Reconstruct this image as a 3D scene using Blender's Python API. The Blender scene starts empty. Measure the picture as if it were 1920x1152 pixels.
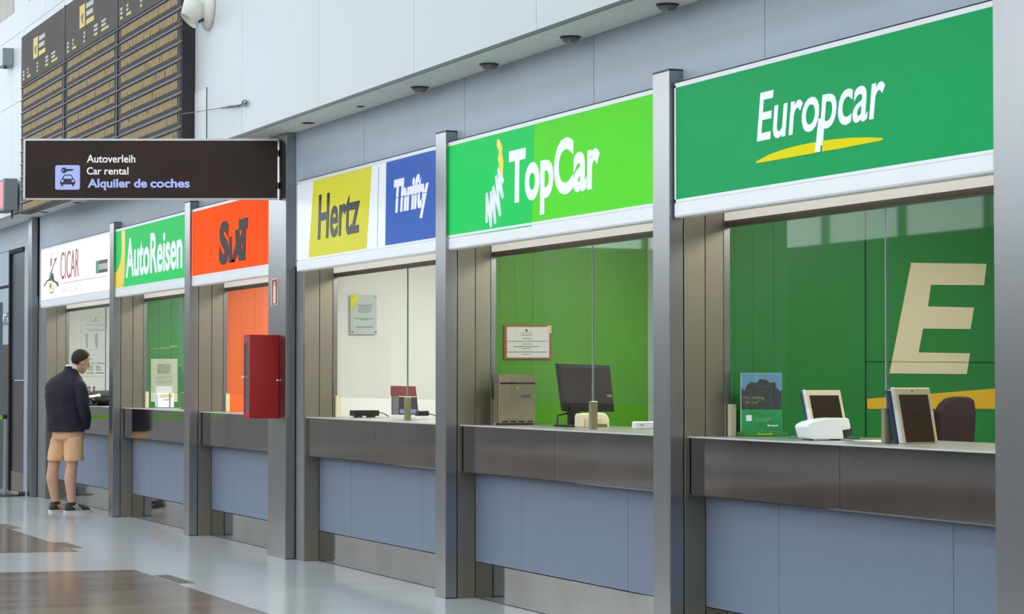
import bpy, bmesh, math, random
from mathutils import Vector, Matrix
random.seed(7)
SC = bpy.context.scene
COL = SC.collection

# ------------------------------------------------------------------ camera
F = 4445.0                                   # focal length in pixels of the 1920 px frame
YAW = math.atan(1810 / F); PITCH = math.atan(134 / F); HC = 1.42
cd = bpy.data.cameras.new('camera'); cam = bpy.data.objects.new('camera', cd); COL.objects.link(cam)
cd.sensor_width = 36.0; cd.lens = 36.0 * F / 1920; cd.clip_end = 300
cam.location = (0, 0, HC); cam.rotation_euler = (math.pi / 2 + PITCH, 0, -YAW)
SC.camera = cam
# ------------------------------------------------------------------ world, exposure
wd = bpy.data.worlds.new('sky'); SC.world = wd; wd.use_nodes = True
bg = wd.node_tree.nodes['Background']
bg.inputs[0].default_value = (0.86, 0.94, 1.0, 1); bg.inputs[1].default_value = 2.95
SC.view_settings.view_transform = 'Standard'; SC.view_settings.look = 'None'
SC.view_settings.gamma = 1; SC.view_settings.use_curve_mapping = False
SC.view_settings.exposure = 0.0
SC.cycles.use_denoising = True
SC.cycles.max_bounces = 10; SC.cycles.transparent_max_bounces = 16
SC.cycles.sample_clamp_indirect = 6.0
LAMP = 26.0                                   # strength of the booth ceiling lamps

# ------------------------------------------------------------------ pixel <-> place helpers
FWD = Vector((math.sin(YAW) * math.cos(PITCH), math.cos(YAW) * math.cos(PITCH), math.sin(PITCH)))
RGT = Vector((math.cos(YAW), -math.sin(YAW), 0)); UPV = RGT.cross(FWD); CAM = Vector((0, 0, HC))
def ray(x, y): return FWD + RGT * ((x - 960) / F) - UPV * ((y - 576) / F)
def atX(x, y, X): r = ray(x, y); return CAM + r * (X / r.x)
def atY(x, y, Y): r = ray(x, y); return CAM + r * (Y / r.y)
def atZ(x, y, Z): r = ray(x, y); return CAM + r * ((Z - HC) / r.z)

# ------------------------------------------------------------------ materials
def lin(c):
    return tuple((v / 255 / 12.92 if v / 255 <= .04045 else ((v / 255 + .055) / 1.055) ** 2.4) for v in c)
MATS = {}
def mat(name, rgb, rough=.6, metal=0.0, var=.04, scale=6.0, stretch=(1, 1, 1), bump=0.0, emit=0.0, spec=.5, rvar=0.0):
    if name in MATS: return MATS[name]
    m = bpy.data.materials.new(name); m.use_nodes = True; nt = m.node_tree; b = nt.nodes['Principled BSDF']
    c = lin(rgb)
    tc = nt.nodes.new('ShaderNodeTexCoord'); mp = nt.nodes.new('ShaderNodeMapping'); mp.inputs['Scale'].default_value = stretch
    nz = nt.nodes.new('ShaderNodeTexNoise'); nz.inputs['Scale'].default_value = scale; nz.inputs['Detail'].default_value = 4
    nt.links.new(tc.outputs['Object'], mp.inputs[0]); nt.links.new(mp.outputs[0], nz.inputs['Vector'])
    rp = nt.nodes.new('ShaderNodeValToRGB')
    rp.color_ramp.elements[0].position = .3; rp.color_ramp.elements[1].position = .7
    rp.color_ramp.elements[0].color = tuple(max(0, v * (1 - var)) for v in c) + (1,)
    rp.color_ramp.elements[1].color = tuple(min(1, v * (1 + var)) for v in c) + (1,)
    nt.links.new(nz.outputs[0], rp.inputs[0]); nt.links.new(rp.outputs[0], b.inputs['Base Color'])
    b.inputs['Roughness'].default_value = rough; b.inputs['Metallic'].default_value = metal
    b.inputs['Specular IOR Level'].default_value = spec
    if rvar:
        mr = nt.nodes.new('ShaderNodeMapRange'); mr.inputs[3].default_value = max(0.02, rough - rvar); mr.inputs[4].default_value = rough + rvar
        nt.links.new(nz.outputs[0], mr.inputs[0]); nt.links.new(mr.outputs[0], b.inputs['Roughness'])
    if bump:
        bp = nt.nodes.new('ShaderNodeBump'); bp.inputs['Strength'].default_value = bump; bp.inputs['Distance'].default_value = .01
        nt.links.new(nz.outputs[0], bp.inputs['Height']); nt.links.new(bp.outputs[0], b.inputs['Normal'])
    if emit:
        nt.links.new(rp.outputs[0], b.inputs['Emission Color']); b.inputs['Emission Strength'].default_value = emit
    MATS[name] = m; return m
def glass(name='counter_glass', ior=1.5, tint=(.96, .975, .965)):
    if name in MATS: return MATS[name]
    m = bpy.data.materials.new(name); m.use_nodes = True; nt = m.node_tree; nt.nodes.clear()
    out = nt.nodes.new('ShaderNodeOutputMaterial'); mx = nt.nodes.new('ShaderNodeMixShader')
    tr = nt.nodes.new('ShaderNodeBsdfTransparent'); tr.inputs[0].default_value = tint + (1,)
    gl = nt.nodes.new('ShaderNodeBsdfGlossy'); gl.inputs['Roughness'].default_value = .02
    fr = nt.nodes.new('ShaderNodeFresnel'); fr.inputs[0].default_value = ior
    ge = nt.nodes.new('ShaderNodeNewGeometry'); sb = nt.nodes.new('ShaderNodeMath'); sb.operation = 'SUBTRACT'; sb.inputs[0].default_value = 1
    ml = nt.nodes.new('ShaderNodeMath'); ml.operation = 'MULTIPLY'
    nt.links.new(ge.outputs['Backfacing'], sb.inputs[1]); nt.links.new(fr.outputs[0], ml.inputs[0]); nt.links.new(sb.outputs[0], ml.inputs[1])
    nt.links.new(ml.outputs[0], mx.inputs[0]); nt.links.new(tr.outputs[0], mx.inputs[1]); nt.links.new(gl.outputs[0], mx.inputs[2])
    nt.links.new(mx.outputs[0], out.inputs[0]); MATS[name] = m; return m

STEEL = mat('brushed_steel', (160, 161, 162), .29, 1.0, .07, 1.6, (1, 1, .5), 0)
STEELD = mat('dark_steel', (152, 146, 133), .42, 1.0, .07, 1.8, (1, 1, .6), 0)
FASCIA = mat('polished_steel', (146, 141, 137), .07, 1.0, .10, 2.0, (1, 1, 1), .02, rvar=.03)
KICK = mat('kick_steel', (160, 156, 150), .06, 1.0, .10, 2.5, (1, 1, 1), .015, rvar=.03)
WHITEP = mat('white_cladding', (201, 209, 212), .45, 0, .015, 1.2)
GREYP = mat('grey_blue_laminate', (116, 128, 148), .5, 0, .05, 60)
FACP = mat('grey_facade_panel', (178, 190, 204), .5, 0, .03, 2)
SOFF = mat('soffit_metal', (236, 240, 236), .45, 0, .03, 1.5)
GAP = mat('joint_black', (28, 28, 30), .8)
SIGNW = mat('sign_white_frame', (246, 249, 253), .35, 0, .015, 3)
HEADER_GLOW = mat('header_strip', (244, 238, 226), .5, 0, .03, 3, emit=.5)  # header above the glass: its brightness is put in as emission
CHAN = mat('glazing_channel', (120, 112, 100), .45, .6, .1, 5)
BLACK = mat('black_plastic', (26, 25, 26), .4, 0, .1, 8)
DARKG = mat('dark_grey_plastic', (58, 58, 60), .45, 0, .1, 8)
CREAM = mat('beige_plastic', (226, 212, 180), .45, 0, .03, 5)
WHITEO = mat('white_plastic', (236, 240, 244), .3, 0, .02, 5)
PAPER = mat('paper', (238, 236, 228), .8, 0, .02, 5)
GLASS = glass()

# ------------------------------------------------------------------ geometry helpers
class G:
    """collects vertices and faces (world coordinates) for ONE mesh"""
    def __init__(s): s.v = []; s.f = []
    def add(s, v, f):
        o = len(s.v); s.v += [tuple(p) for p in v]; s.f += [tuple(i + o for i in q) for q in f]; return s
    def box(s, x0, x1, y0, y1, z0, z1):
        v = [(x, y, z) for x in (x0, x1) for y in (y0, y1) for z in (z0, z1)]
        return s.add(v, [(0, 1, 3, 2), (4, 6, 7, 5), (0, 4, 5, 1), (2, 3, 7, 6), (0, 2, 6, 4), (1, 5, 7, 3)])
    def prism(s, pts, ext):
        e = Vector(ext); n = len(pts); a = [Vector(p) for p in pts]
        return s.add(a + [p + e for p in a], [tuple(range(n))[::-1], tuple(range(n, 2 * n))] + [(i, (i + 1) % n, n + (i + 1) % n, n + i) for i in range(n)])
    def tube(s, path, r, n=8, caps=True):
        P = [Vector(p) for p in path]; R = r if isinstance(r, (list, tuple)) else [r] * len(P); vs = []; fs = []
        for i, p in enumerate(P):
            d = (P[min(i + 1, len(P) - 1)] - P[max(i - 1, 0)]).normalized()
            a = d.cross(Vector((0, 0, 1)))
            if a.length < .05: a = d.cross(Vector((1, 0, 0)))
            a.normalize(); b = d.cross(a)
            for k in range(n):
                t = 2 * math.pi * k / n; vs.append(p + (a * math.cos(t) + b * math.sin(t)) * R[i])
        for i in range(len(P) - 1):
            for k in range(n): fs.append((i * n + k, i * n + (k + 1) % n, (i + 1) * n + (k + 1) % n, (i + 1) * n + k))
        if caps: fs += [tuple(range(n))[::-1], tuple(range((len(P) - 1) * n, len(P) * n))]
        return s.add(vs, fs)
    def rings(s, rings, cap0=True, cap1=True):
        n = len(rings[0]); vs = [p for r in rings for p in r]; fs = []
        for i in range(len(rings) - 1):
            for k in range(n): fs.append((i * n + k, i * n + (k + 1) % n, (i + 1) * n + (k + 1) % n, (i + 1) * n + k))
        if cap0: fs.append(tuple(range(n))[::-1])
        if cap1: fs.append(tuple(range((len(rings) - 1) * n, len(rings) * n)))
        return s.add(vs, fs)
    def cyl(s, base, top, r0, r1=None, n=16): return s.tube([base, top], [r0, r0 if r1 is None else r1], n)

def add(name, g, m, parent=None, bevel=0.0, segs=1, smooth=False):
    off = Vector(parent['_o']) if parent is not None and '_o' in parent else Vector((0, 0, 0))
    me = bpy.data.meshes.new(name); me.from_pydata([tuple(Vector(p) - off) for p in g.v], [], g.f); me.update()
    bm = bmesh.new(); bm.from_mesh(me); bmesh.ops.recalc_face_normals(bm, faces=bm.faces)
    if bevel: bmesh.ops.bevel(bm, geom=list(bm.edges), offset=bevel, segments=segs, profile=.6, affect='EDGES', clamp_overlap=True)
    bm.to_mesh(me); bm.free()
    if smooth: me.polygons.foreach_set('use_smooth', [True] * len(me.polygons))
    me.materials.append(m)
    o = bpy.data.objects.new(name, me); COL.objects.link(o)
    if parent is not None:
        o.parent = parent; o['_o'] = tuple(off)
    else: o['_o'] = (0, 0, 0)
    return o
def thing(name, label, cat, loc=(0, 0, 0), group=None, kind=None):
    o = bpy.data.objects.new(name, None); COL.objects.link(o); o.location = loc; o['_o'] = tuple(loc); o.empty_display_size = .1
    tag(o, label, cat, group, kind); return o
def tag(o, label, cat=None, group=None, kind=None):
    o['label'] = label
    if cat: o['category'] = cat
    if group: o['group'] = group
    if kind: o['kind'] = kind
    return o
def struct(name, label):
    o = bpy.data.objects.new(name, None); COL.objects.link(o); o['_o'] = (0, 0, 0); o['kind'] = 'structure'; o['label'] = label; return o

class Frame:
    """a flat face: u to the right, v up, w out towards the viewer"""
    def __init__(s, o, u, v=(0, 0, 1)): s.o = Vector(o); s.u = Vector(u).normalized(); s.v = Vector(v).normalized(); s.w = s.u.cross(s.v)
    def P(s, u, v, w=0): return s.o + s.u * u + s.v * v + s.w * w
    def px(s, x, y):
        r = ray(x, y); t = (s.o - CAM).dot(s.w) / r.dot(s.w); d = CAM + r * t - s.o; return d.dot(s.u), d.dot(s.v)
def crop(x0, y0, sc): return lambda x, y: (x0 + x / sc, y0 + y / sc)
def plate(name, fr, uv, m, parent, w0=0.0, w1=.004, bevel=0):
    g = G(); g.prism([fr.P(a, b, w0) for a, b in uv], fr.w * (w1 - w0)); return add(name, g, m, parent, bevel)
def pxplate(name, fr, pts, c, m, parent, w0=0.0, w1=.004): return plate(name, fr, [fr.px(*c(*p)) for p in pts], m, parent, w0, w1)
def rect(u0, u1, v0, v1): return [(u0, v0), (u1, v0), (u1, v1), (u0, v1)]
def rrect(u0, u1, v0, v1, r, n=5):
    p = []
    for cx, cy, a in ((u1 - r, v1 - r, 0), (u0 + r, v1 - r, 90), (u0 + r, v0 + r, 180), (u1 - r, v0 + r, 270)):
        for k in range(n): t = math.radians(a + 90 * k / (n - 1)); p.append((cx + r * math.cos(t), cy + r * math.sin(t)))
    return p
def ell(cx, cy, rx, ry, n=20): return [(cx + rx * math.cos(2 * math.pi * k / n), cy + ry * math.sin(2 * math.pi * k / n)) for k in range(n)]

_txt = {}
def text_geo(body, bold):
    if (body, bold) in _txt: return _txt[(body, bold)]
    cu = bpy.data.curves.new('t', 'FONT'); cu.body = body; cu.extrude = .05; cu.offset = bold; cu.resolution_u = 4
    ob = bpy.data.objects.new('t', cu); COL.objects.link(ob); dg = bpy.context.evaluated_depsgraph_get(); dg.update()
    me = ob.evaluated_get(dg).to_mesh(); v = [tuple(p.co) for p in me.vertices]; f = [tuple(p.vertices) for p in me.polygons]
    ob.evaluated_get(dg).to_mesh_clear(); bpy.data.objects.remove(ob); bpy.data.curves.remove(cu)
    _txt[(body, bold)] = (v, f); return v, f
def text(name, fr, body, u0, u1, vb, vt, m, parent, shear=0.0, bold=0.0, w0=0.0, w1=.004):
    """lettering with its left and right ends at u0, u1, base line at vb and capital height at vt"""
    hv, _ = text_geo('H', bold); hb = min(p[1] for p in hv); ht = max(p[1] for p in hv)
    v, f = text_geo(body, bold); xs = [p[0] for p in v]; a, b = min(xs), max(xs)
    g = G(); out = []
    for x, y, z in v:
        vv = vb + (y - hb) / (ht - hb) * (vt - vb)
        uu = u0 + (x - a) / (b - a) * (u1 - u0) + shear * (vv - vb)
        out.append(fr.P(uu, vv, w0 + (z + .05) / .1 * (w1 - w0)))
    g.add(out, f); return add(name, g, m, parent)
def pxtext(name, fr, body, c, B, T, L, R, m, parent, shear=0.0, bold=0.0, w0=0.0, w1=.004):
    vb = fr.px(*c(*B))[1]; vt = fr.px(*c(*T))[1]
    l = fr.px(*c(*L)); r = fr.px(*c(*R))
    return text(name, fr, body, l[0] - shear * (l[1] - vb), r[0] - shear * (r[1] - vb), vb, vt, m, parent, shear, bold, w0, w1)
def strokes(name, fr, pts, c, wd, m, parent, w0=0.0, w1=.004):
    """a flat brush stroke through picture points"""
    q = [Vector(fr.px(*c(*p))) for p in pts]; g = G()
    for a, b in zip(q, q[1:]):
        d = (b - a).normalized(); n = Vector((-d.y, d.x)) * wd; e = d * wd * .4
        pl = [a - n - e, b - n + e, b + n + e, a + n - e]
        g.prism([fr.P(p.x, p.y, w0) for p in pl], fr.w * (w1 - w0))
    return add(name, g, m, parent)

# ================================================================== THE PLACE
# X: towards the counter wall, Y: along it (away from the camera), Z: up
XP, XS, XFAC, XC, XL, XG, XW = 5.38, 5.40, 5.46, 5.48, 5.59, 5.73, 5.13   # pillar, sign, facade, counter, panel, glass, white wall
ZC, ZS = 1.12, 3.365                                                      # counter top, soffit
# pillars: far/near edges of the steel posts and the jamb plane of the booth on their near side
PIL = [dict(y0=7.58, y1=8.08, j=7.35, top=ZS, what='broad steel pillar at the right edge beside the dark green sign', w=1),
       dict(y0=11.05, y1=11.25, j=11.05, top=3.03, what='narrow steel pillar between the two-tone green sign and the dark green sign', w=0),
       dict(y0=14.35, y1=14.54, j=14.35, top=3.03, what='narrow steel pillar between the blue sign and the two-tone green sign', w=0),
       dict(y0=17.93, y1=18.42, j=17.70, top=ZS, what='broad steel pillar carrying the red hose cabinet and the hanging sign', w=1),
       dict(y0=20.94, y1=21.13, j=20.94, top=3.03, what='narrow steel pillar between the orange sign and the green and yellow sign', w=0),
       dict(y0=24.06, y1=24.24, j=24.06, top=3.03, what='narrow steel pillar between the white sign and the green and yellow sign', w=0),
       dict(y0=28.50, y1=28.72, j=28.00, top=ZS, what='farthest steel pillar at the left, behind the man', w=1)]

# ------------------------------------------------------------------ floor
fl = struct('floor', 'polished pale grey stone floor of the hall')
FLOORM = mat('pale_terrazzo', (190, 193, 194), .15, 0, .04, .8, (1, 3, 1), 0, spec=.5)
INLAY = mat('brown_stone', (128, 112, 98), .14, 0, .24, .9, (.5, 5.0, 1), 0, spec=.5, rvar=.04)
add('floor_slab', G().box(-13.2, 9.2, -8.2, 46.2, -.2, 0), FLOORM, fl)
def inlay(pts): add('stone_inlay', G().prism([(x, y, .0005) for x, y in pts], (0, 0, .002)), INLAY, fl)
inlay([(4.05, 2.0), (4.05, 17.36), (-6, 18.75), (-6, 2.0)])
inlay([(4.06, 19.40), (4.06, 27.5), (-6, 27.5), (-6, 20.4)])
inlay([(4.06, 29.6), (4.06, 44), (-6, 44), (-6, 30)])
VENTM = mat('vent_metal', (128, 122, 112), .4, .7, .1, 6)
for y0, lab in ((16.12, 'slotted metal floor vent beside the nearer brown floor panel'), (19.80, 'slotted metal floor vent at the tip of the farther brown floor panel'), (22.6, 'slotted metal floor vent at the left edge beside the farther brown floor panel')):
    t = thing('floor_vent', lab, 'vent', (4.12, y0 + .35, 0), 'floor vents')
    g = G(); g.box(4.065, 4.18, y0, y0 + .7, .0, .004); add('frame', g, VENTM, t)
    for k in range(3):
        x = 4.083 + k * .028; add('slot', G().box(x, x + .016, y0 + .03, y0 + .67, .003, .0052), mat('vent_slot_dark', (84, 80, 74), .6), t)

# ------------------------------------------------------------------ upper white wall, soffit, grey facade
wr = struct('wall_right', 'white panelled wall above the counters')
add('backing', G().box(5.15, 5.30, -8, 46, ZS + .005, 9.5), GAP, wr)
seam = 18.327; ys = [seam + 2.03 * k for k in range(-13, 15)]
WG = .005
OP = [k for k, y in enumerate(ys[:-1]) if 27.0 < y < 31]
for k, (a, b) in enumerate(zip(ys, ys[1:])):
    for z0, z1 in ((ZS, 4.685), (4.685, 5.50), (5.50, 5.79), (5.79, 7.2), (7.2, 9.5)):
        if z0 == 5.79 and b > 27: continue
        add('cladding_panel', G().box(XW, 5.152, a + WG / 2, b - WG / 2, z0 + (WG if z0 > ZS else 0), z1), WHITEP, wr)
# high windows at the far end of the white wall
DGL = mat('dark_window_glass', (150, 146, 128), .35, 0, .35, 1.6, spec=.1)
for i, (a, b) in enumerate(((28.35, 30.3), (26.4, 27.45))):
    w = struct('window_%d' % (i + 1), 'high window in the white wall at the upper left corner')
    add('pane', G().box(5.14, 5.15, a, b, 5.79, 7.2), DGL, w)
    add('mullion', G().box(XW, 5.15, b, b + .9, 5.79, 7.2), WHITEP, w)

ce = struct('ceiling', 'metal soffit under the overhanging white wall')
for a, b in zip(ys, ys[1:]):
    add('soffit_panel', G().box(XW + .004, XFAC + .05, a - 2.0 + .003, b - 2.0 - .003, ZS - .006, ZS + .02), SOFF, ce)
add('edge_trim', G().box(XW - .004, XW + .006, -8, 46, ZS - .008, ZS + .012), mat('dark_trim', (70, 76, 78), .5, .5), ce)
wf = struct('wall_facade', 'grey panelled facade between the signs and the soffit')
gs = [10.154 + 2.03 * k for k in range(-6, 10)] + [28.498]
for a, b in zip(gs, gs[1:]):
    if b - a > .1: add('facade_panel', G().box(XFAC, XFAC + .012, a + .003, b - .003, 2.30, ZS - .008), FACP, wf)
add('backing', G().box(XFAC + .012, XFAC + .05, -2, 29.36, 2.40, ZS - .008), GAP, wf)
for k, y in enumerate((11.025, 12.284, 13.537, 14.79)):
    lab = ('nearest', 'second', 'third', 'fourth')[k] + ' recessed downlight along the soffit, counting from the right'
    t = thing('downlight', lab, 'downlight', (5.36, y, ZS), 'soffit downlights')
    g = G(); g.tube([(5.36, y, ZS - .004), (5.36, y, ZS - .016)], [.062, .058], 20); add('ring', g, DARKG, t, smooth=False)
    g = G(); g.tube([(5.36, y, ZS - .016), (5.36, y, ZS - .03), (5.36, y, ZS - .044)], [.05, .046, .03], 16); add('lens', g, mat('lamp_glass', (120, 122, 120), .15, .2), t)
for k, (x, y) in enumerate(((5.33, 17.19), (5.35, 16.0), (5.24, 25.86), (5.40, 25.96), (5.355, 27.6))):
    lab = ('flush dark slot light in the soffit near the top of the broad pillar', 'thin flush slot in the soffit between the broad pillar and the downlights',
           'small dark soffit light above the white sign, left of its neighbour', 'small dark soffit light above the white sign, right of its neighbour', 'small dark soffit light beside the farthest pillar')[k]
    t = thing('flush_downlight', lab, 'downlight', (x, y, ZS), 'flush soffit lights')
    g = G(); g.tube([(x, y, ZS - .0055), (x, y, ZS - .010)], .05 if k != 1 else .03, 18); add('ring', g, DARKG, t)
    g = G(); g.tube([(x, y, ZS - .010), (x, y, ZS - .013)], .035 if k != 1 else .018, 16); add('lens', g, BLACK, t)

# ------------------------------------------------------------------ pillars
for i, p in enumerate(PIL):
    t = thing('steel_pillar', p['what'], 'pillar', (XP, (p['y0'] + p['y1']) / 2, 0), 'steel pillars along the counters')
    xb = XFAC - .001
    add('post', G().box(XP, xb if p['w'] else XFAC - .001, p['y0'], p['y1'], 0, p['top'] - .009), STEEL, t, .004, 2)
    add('base_gasket', G().box(XP + .002, xb, p['y0'] - .002, p['y1'] + .002, 0.0, .006), GAP, t)
    add('core', G().box(XFAC + .004, XL + .01, p['y0'] + .012, p['y1'] - .012, 0, 2.40), GAP, t)
    if not p['w']: add('cap', G().box(XP - .001, XFAC - .001, p['y0'] - .001, p['y1'] + .001, p['top'] - .009, p['top'] - .001), DARKG, t)
    if p['w']:
        # return panel between the post and the booth jamb
        add('return_panel', G().box(XFAC + .006, XFAC + .03, p['j'] + .002, p['y0'] - .002, 0, 2.30), mat('return_grey', (128, 132, 132), .45, .2, .06, 4), t, .002)
    j = p['j']
    add('jamb_panel', G().box(XFAC + .005, 5.585, j, j + .03, .0, 2.42), STEELD, t, .0015)
    add('jamb_panel', G().box(5.589, 5.692, j, j + .03, .0, 2.42), STEELD, t, .0015)
    add('edge_strip', G().box(5.697, XG + .004, j + .003, j + .03, .0, 2.42), STEEL, t, .0015)

wq = struct('wall_right_near', 'plain panelled wall continuing towards the camera beyond the broad right pillar')
for k in range(7): add('facade_panel', G().box(5.60, 5.70, -8.1 + k * 2.2, -8.1 + (k + 1) * 2.2 - .006, 0, ZS - .008), mat('near_wall_panel', (170, 162, 152), .5, 0, .04, 1.0), wq)
add('facade_panel', G().box(5.60, 5.70, 7.3, 7.345, 0, ZS - .008), mat('near_wall_panel', (170, 162, 152)), wq)
# ------------------------------------------------------------------ booths
def booth(yf, yn, yjoint, part_mat, info):
    """yf: jamb plane at the far end, yn: far side of the next pillar"""
    c = thing('service_counter', info['counter'], 'counter', (XC, (yf + yn) / 2, 0), 'rental counters')
    # stainless fascia in two lengths
    for a, b in ((yn, yjoint), (yjoint, yf)):
        g = G(); pr = [(XC, .822), (XC + .006, .815), (XC + .10, .815), (XC + .10, .835), (XC + .02, .835), (XC + .02, ZC - .012), (XC + .012, ZC), (XC + .006, ZC), (XC, ZC - .006)]
        g.prism([(x, a + .0015, z) for x, z in pr], (0, b - a - .003, 0)); add('fascia', g, FASCIA, c)
    add('edge_highlight', G().box(XC - .002, XC + .012, yn + .002, yf - .002, ZC - .007, ZC + .0005), mat('highlight_pale', (226, 228, 228), .3, .4), c)  # thin pale strip added to paint the highlight along the counter edge
    add('worktop', G().box(XC + .012, 6.25, yn + .002, yf - .002, ZC - .03, ZC - .001), mat('counter_top', (176, 176, 170), .3, .5, .05, 4), c)
    add('fascia_core', G().box(XC + .021, XL - .012, yn + .004, yf - .004, .84, ZC - .032), GAP, c)
    w = yf - yn; cuts = [yf, yf - .78, yf - 2.335, yn] if w > 2.6 else [yf, yf - .78, yn]
    for b, a in zip(cuts, cuts[1:]):
        add('front_panel', G().box(XL, XL + .018, a + .002, b - .002, .236, .93), GREYP, c)
    add('core', G().box(XL + .018, XL + .05, yn, yf, 0, ZC - .03), GAP, c)
    add('kick_plate', G().box(XL - .004, XL + .014, yn + .002, yf - .002, .004, .232), KICK, c, .001)
    # glass screen above the counter
    n = info['n']
    w_ = struct('window_%d' % (n + 3), info['win'])
    for a, b in ((yn, yjoint), (yjoint, yf)):
        add('pane', G().box(XG - .004, XG + .004, a + .004, b - .004, 1.272, 2.222), GLASS, w_)
    add('joint_seal', G().box(XG - .005, XG + .005, yjoint - .004, yjoint + .004, 1.272, 2.222), mat('joint_silicone', (150, 170, 165), .4), w_)
    add('header_strip', G().box(5.70, 5.78, yn, yf, 2.245, 2.44), HEADER_GLOW, w_)  # header face over the panes, glow added to its colour to brighten it
    add('channel', G().box(XG - .016, XG + .016, yn, yf, 2.212, 2.245), CHAN, w_)
    for yy, dy, ww in ((yjoint, 0, .022), (yf, -.02, .018)):
        m_ = mat('clip_metal', (150, 150, 120), .35, .7, .1, 6) if dy == 0 else CREAM
        add('glass_clip', G().box(XG - ww, XG + ww, yy + dy - .016, yy + dy + .016, ZC - .001, 1.285), m_, w_, .002)
    # booth shell
    s = struct('wall_booth_%d' % n, info['wall'])
    add('side_wall', G().box(XG + .006, 8.1, yf + .016, yf + .05, 0, 2.62), part_mat, s)
    add('partition_back', G().box(XG + .006, 8.1, yf + .052, yf + .09, 0, 2.62), mat('partition_back', (196, 184, 166), .6), s)
    if n == 1: add('end_wall', G().box(XG + .006, 8.1, yn - .06, yn - .01, 0, 2.62), mat('partition_back', (196, 184, 166), .6), s)
    bx = info.get('back', 7.9)
    add('back_wall', G().box(bx, bx + .05, yn + .01, yf + .012, 0, 2.62), mat('booth_back', (226, 236, 234), .6), s)
    add('booth_ceiling', G().box(XG + .06, 8.1, yn + .01, yf + .012, 2.56, 2.62), mat('booth_ceiling', (232, 230, 222), .7), s)
    ym = (yf + yn) / 2
    lt = thing('ceiling_lamp', info['lamp'], 'lamp', (6.6, ym, 2.56), 'booth ceiling lamps')
    add('housing', G().box(6.15, 7.05, ym - .30, ym + .30, 2.53, 2.558), WHITEO, lt)
    add('diffuser', G().box(6.18, 7.02, ym - .27, ym + .27, 2.522, 2.532), mat('lamp_diffuser_%d' % n, (255, 250, 240), .5, emit=LAMP * info.get('lamp_k', 1)), lt)
    return s

GRN_E = mat('green_wall_dark', (22, 128, 52), .45, 0, .05, 1.5)
GRN_T = mat('green_wall_bright', (82, 154, 16), .45, 0, .04, 1.5)
GRN_A = mat('green_wall_mid', (52, 140, 72), .45, 0, .05, 1.5)
ORG_S = mat('orange_wall', (244, 110, 40), .45, 0, .04, 1.5)
WHT_H = mat('white_wall_booth', (228, 230, 226), .5, 0, .02, 1.5)
BAYS = [
 dict(yf=11.05, yn=8.08, j=9.486, m=GRN_E, n=1, lamp_k=0.75, counter='steel-fronted counter under the dark green sign, nearest the camera', win='glass screen under the dark green sign', wall='green booth wall behind the nearest counter', lamp='ceiling lamp in the booth with the big cream letter'),
 dict(yf=14.35, yn=11.25, j=12.80, m=GRN_T, n=2, lamp_k=0.85, back=6.83, counter='steel-fronted counter under the two-tone green sign', win='glass screen under the two-tone green sign', wall='bright green booth wall with the framed notice', lamp='ceiling lamp in the bright green booth'),
 dict(yf=17.70, yn=14.54, j=16.06, m=WHT_H, n=3, lamp_k=1.3, counter='steel-fronted counter under the yellow and blue sign', win='glass screen under the yellow and blue sign', wall='off-white booth wall with the acrylic plaque', lamp='ceiling lamp in the off-white booth'),
 dict(yf=20.94, yn=18.42, j=19.55, m=ORG_S, n=4, lamp_k=1.1, counter='steel-fronted counter under the orange sign', win='glass screen under the orange sign', wall='orange booth wall beside the red cabinet', lamp='ceiling lamp in the orange booth'),
 dict(yf=24.06, yn=21.13, j=22.55, m=GRN_A, n=5, lamp_k=1.25, counter='steel-fronted counter under the green and yellow sign', win='glass screen under the green and yellow sign', wall='green booth wall with the pale poster', lamp='ceiling lamp in the booth with the pale poster'),
 dict(yf=28.00, yn=24.24, j=26.0, m=WHT_H, n=6, lamp_k=1.5, counter='steel-fronted counter where the man stands', win='glass screen in front of the man', wall='white booth wall with printed notices in front of the man', lamp='ceiling lamp in the booth where the man stands'),
]
WALLS = []
for b in BAYS: WALLS.append(booth(b['yf'], b['yn'], b['j'], b['m'], b))

# ------------------------------------------------------------------ signs
def sign_box(name, label, yf, yn, face_mat):
    t = thing(name, label, 'sign', (XS, (yf + yn) / 2, 2.25), 'rental signs above the counters')
    pr = [(XFAC - .001, 2.25), (XS + .012, 2.25), (XS + .004, 2.253), (XS, 2.262), (XS, 2.322), (XS + .004, 2.324), (XS + .004, 2.328), (XS, 2.330), (XS, 2.345), (XS + .005, 2.345), (XS + .005, 2.925), (XS, 2.925), (XS, 2.946), (XS + .004, 2.95), (XFAC - .001, 2.95)]
    g = G(); g.prism([(x, yn, z) for x, z in pr], (0, yf - yn, 0)); add('housing', g, SIGNW, t)
    for y in (yf - .016, yn): add('end_rail', G().box(XS, XS + .006, y, y + .016, 2.33, 2.94), SIGNW, t)
    add('top_gap', G().box(XS + .012, XFAC - .001, yn, yf, 2.9505, 2.958), GAP, t)
    add('face', G().box(XS + .0025, XS + .005, yn + .016, yf - .016, 2.345, 2.925), face_mat, t)
    return t
FS = Frame((XS + .0025, 0, 0), (0, -1, 0))
def px_panel(t, name, pts, c, m, w0=0.0, w1=.0012): return pxplate(name, FS, pts, c, m, t, w0, w1)
EM = .22
S_G1 = mat('sign_green_dark', (0, 148, 82), .5, 0, .03, 1.2, emit=.32, spec=.12)
S_G2 = mat('sign_green_light', (84, 214, 34), .5, 0, .03, 1.2, emit=EM, spec=.12)
S_G3 = mat('sign_green_emerald', (10, 194, 90), .5, 0, .03, 1.2, emit=.3, spec=.12)
S_W = mat('sign_white_letter', (232, 236, 244), .35, 0, .01, 3, emit=EM)
S_WL = mat('sign_white_lit', (250, 248, 242), .35, 0, .02, 2, emit=.45)
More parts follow.
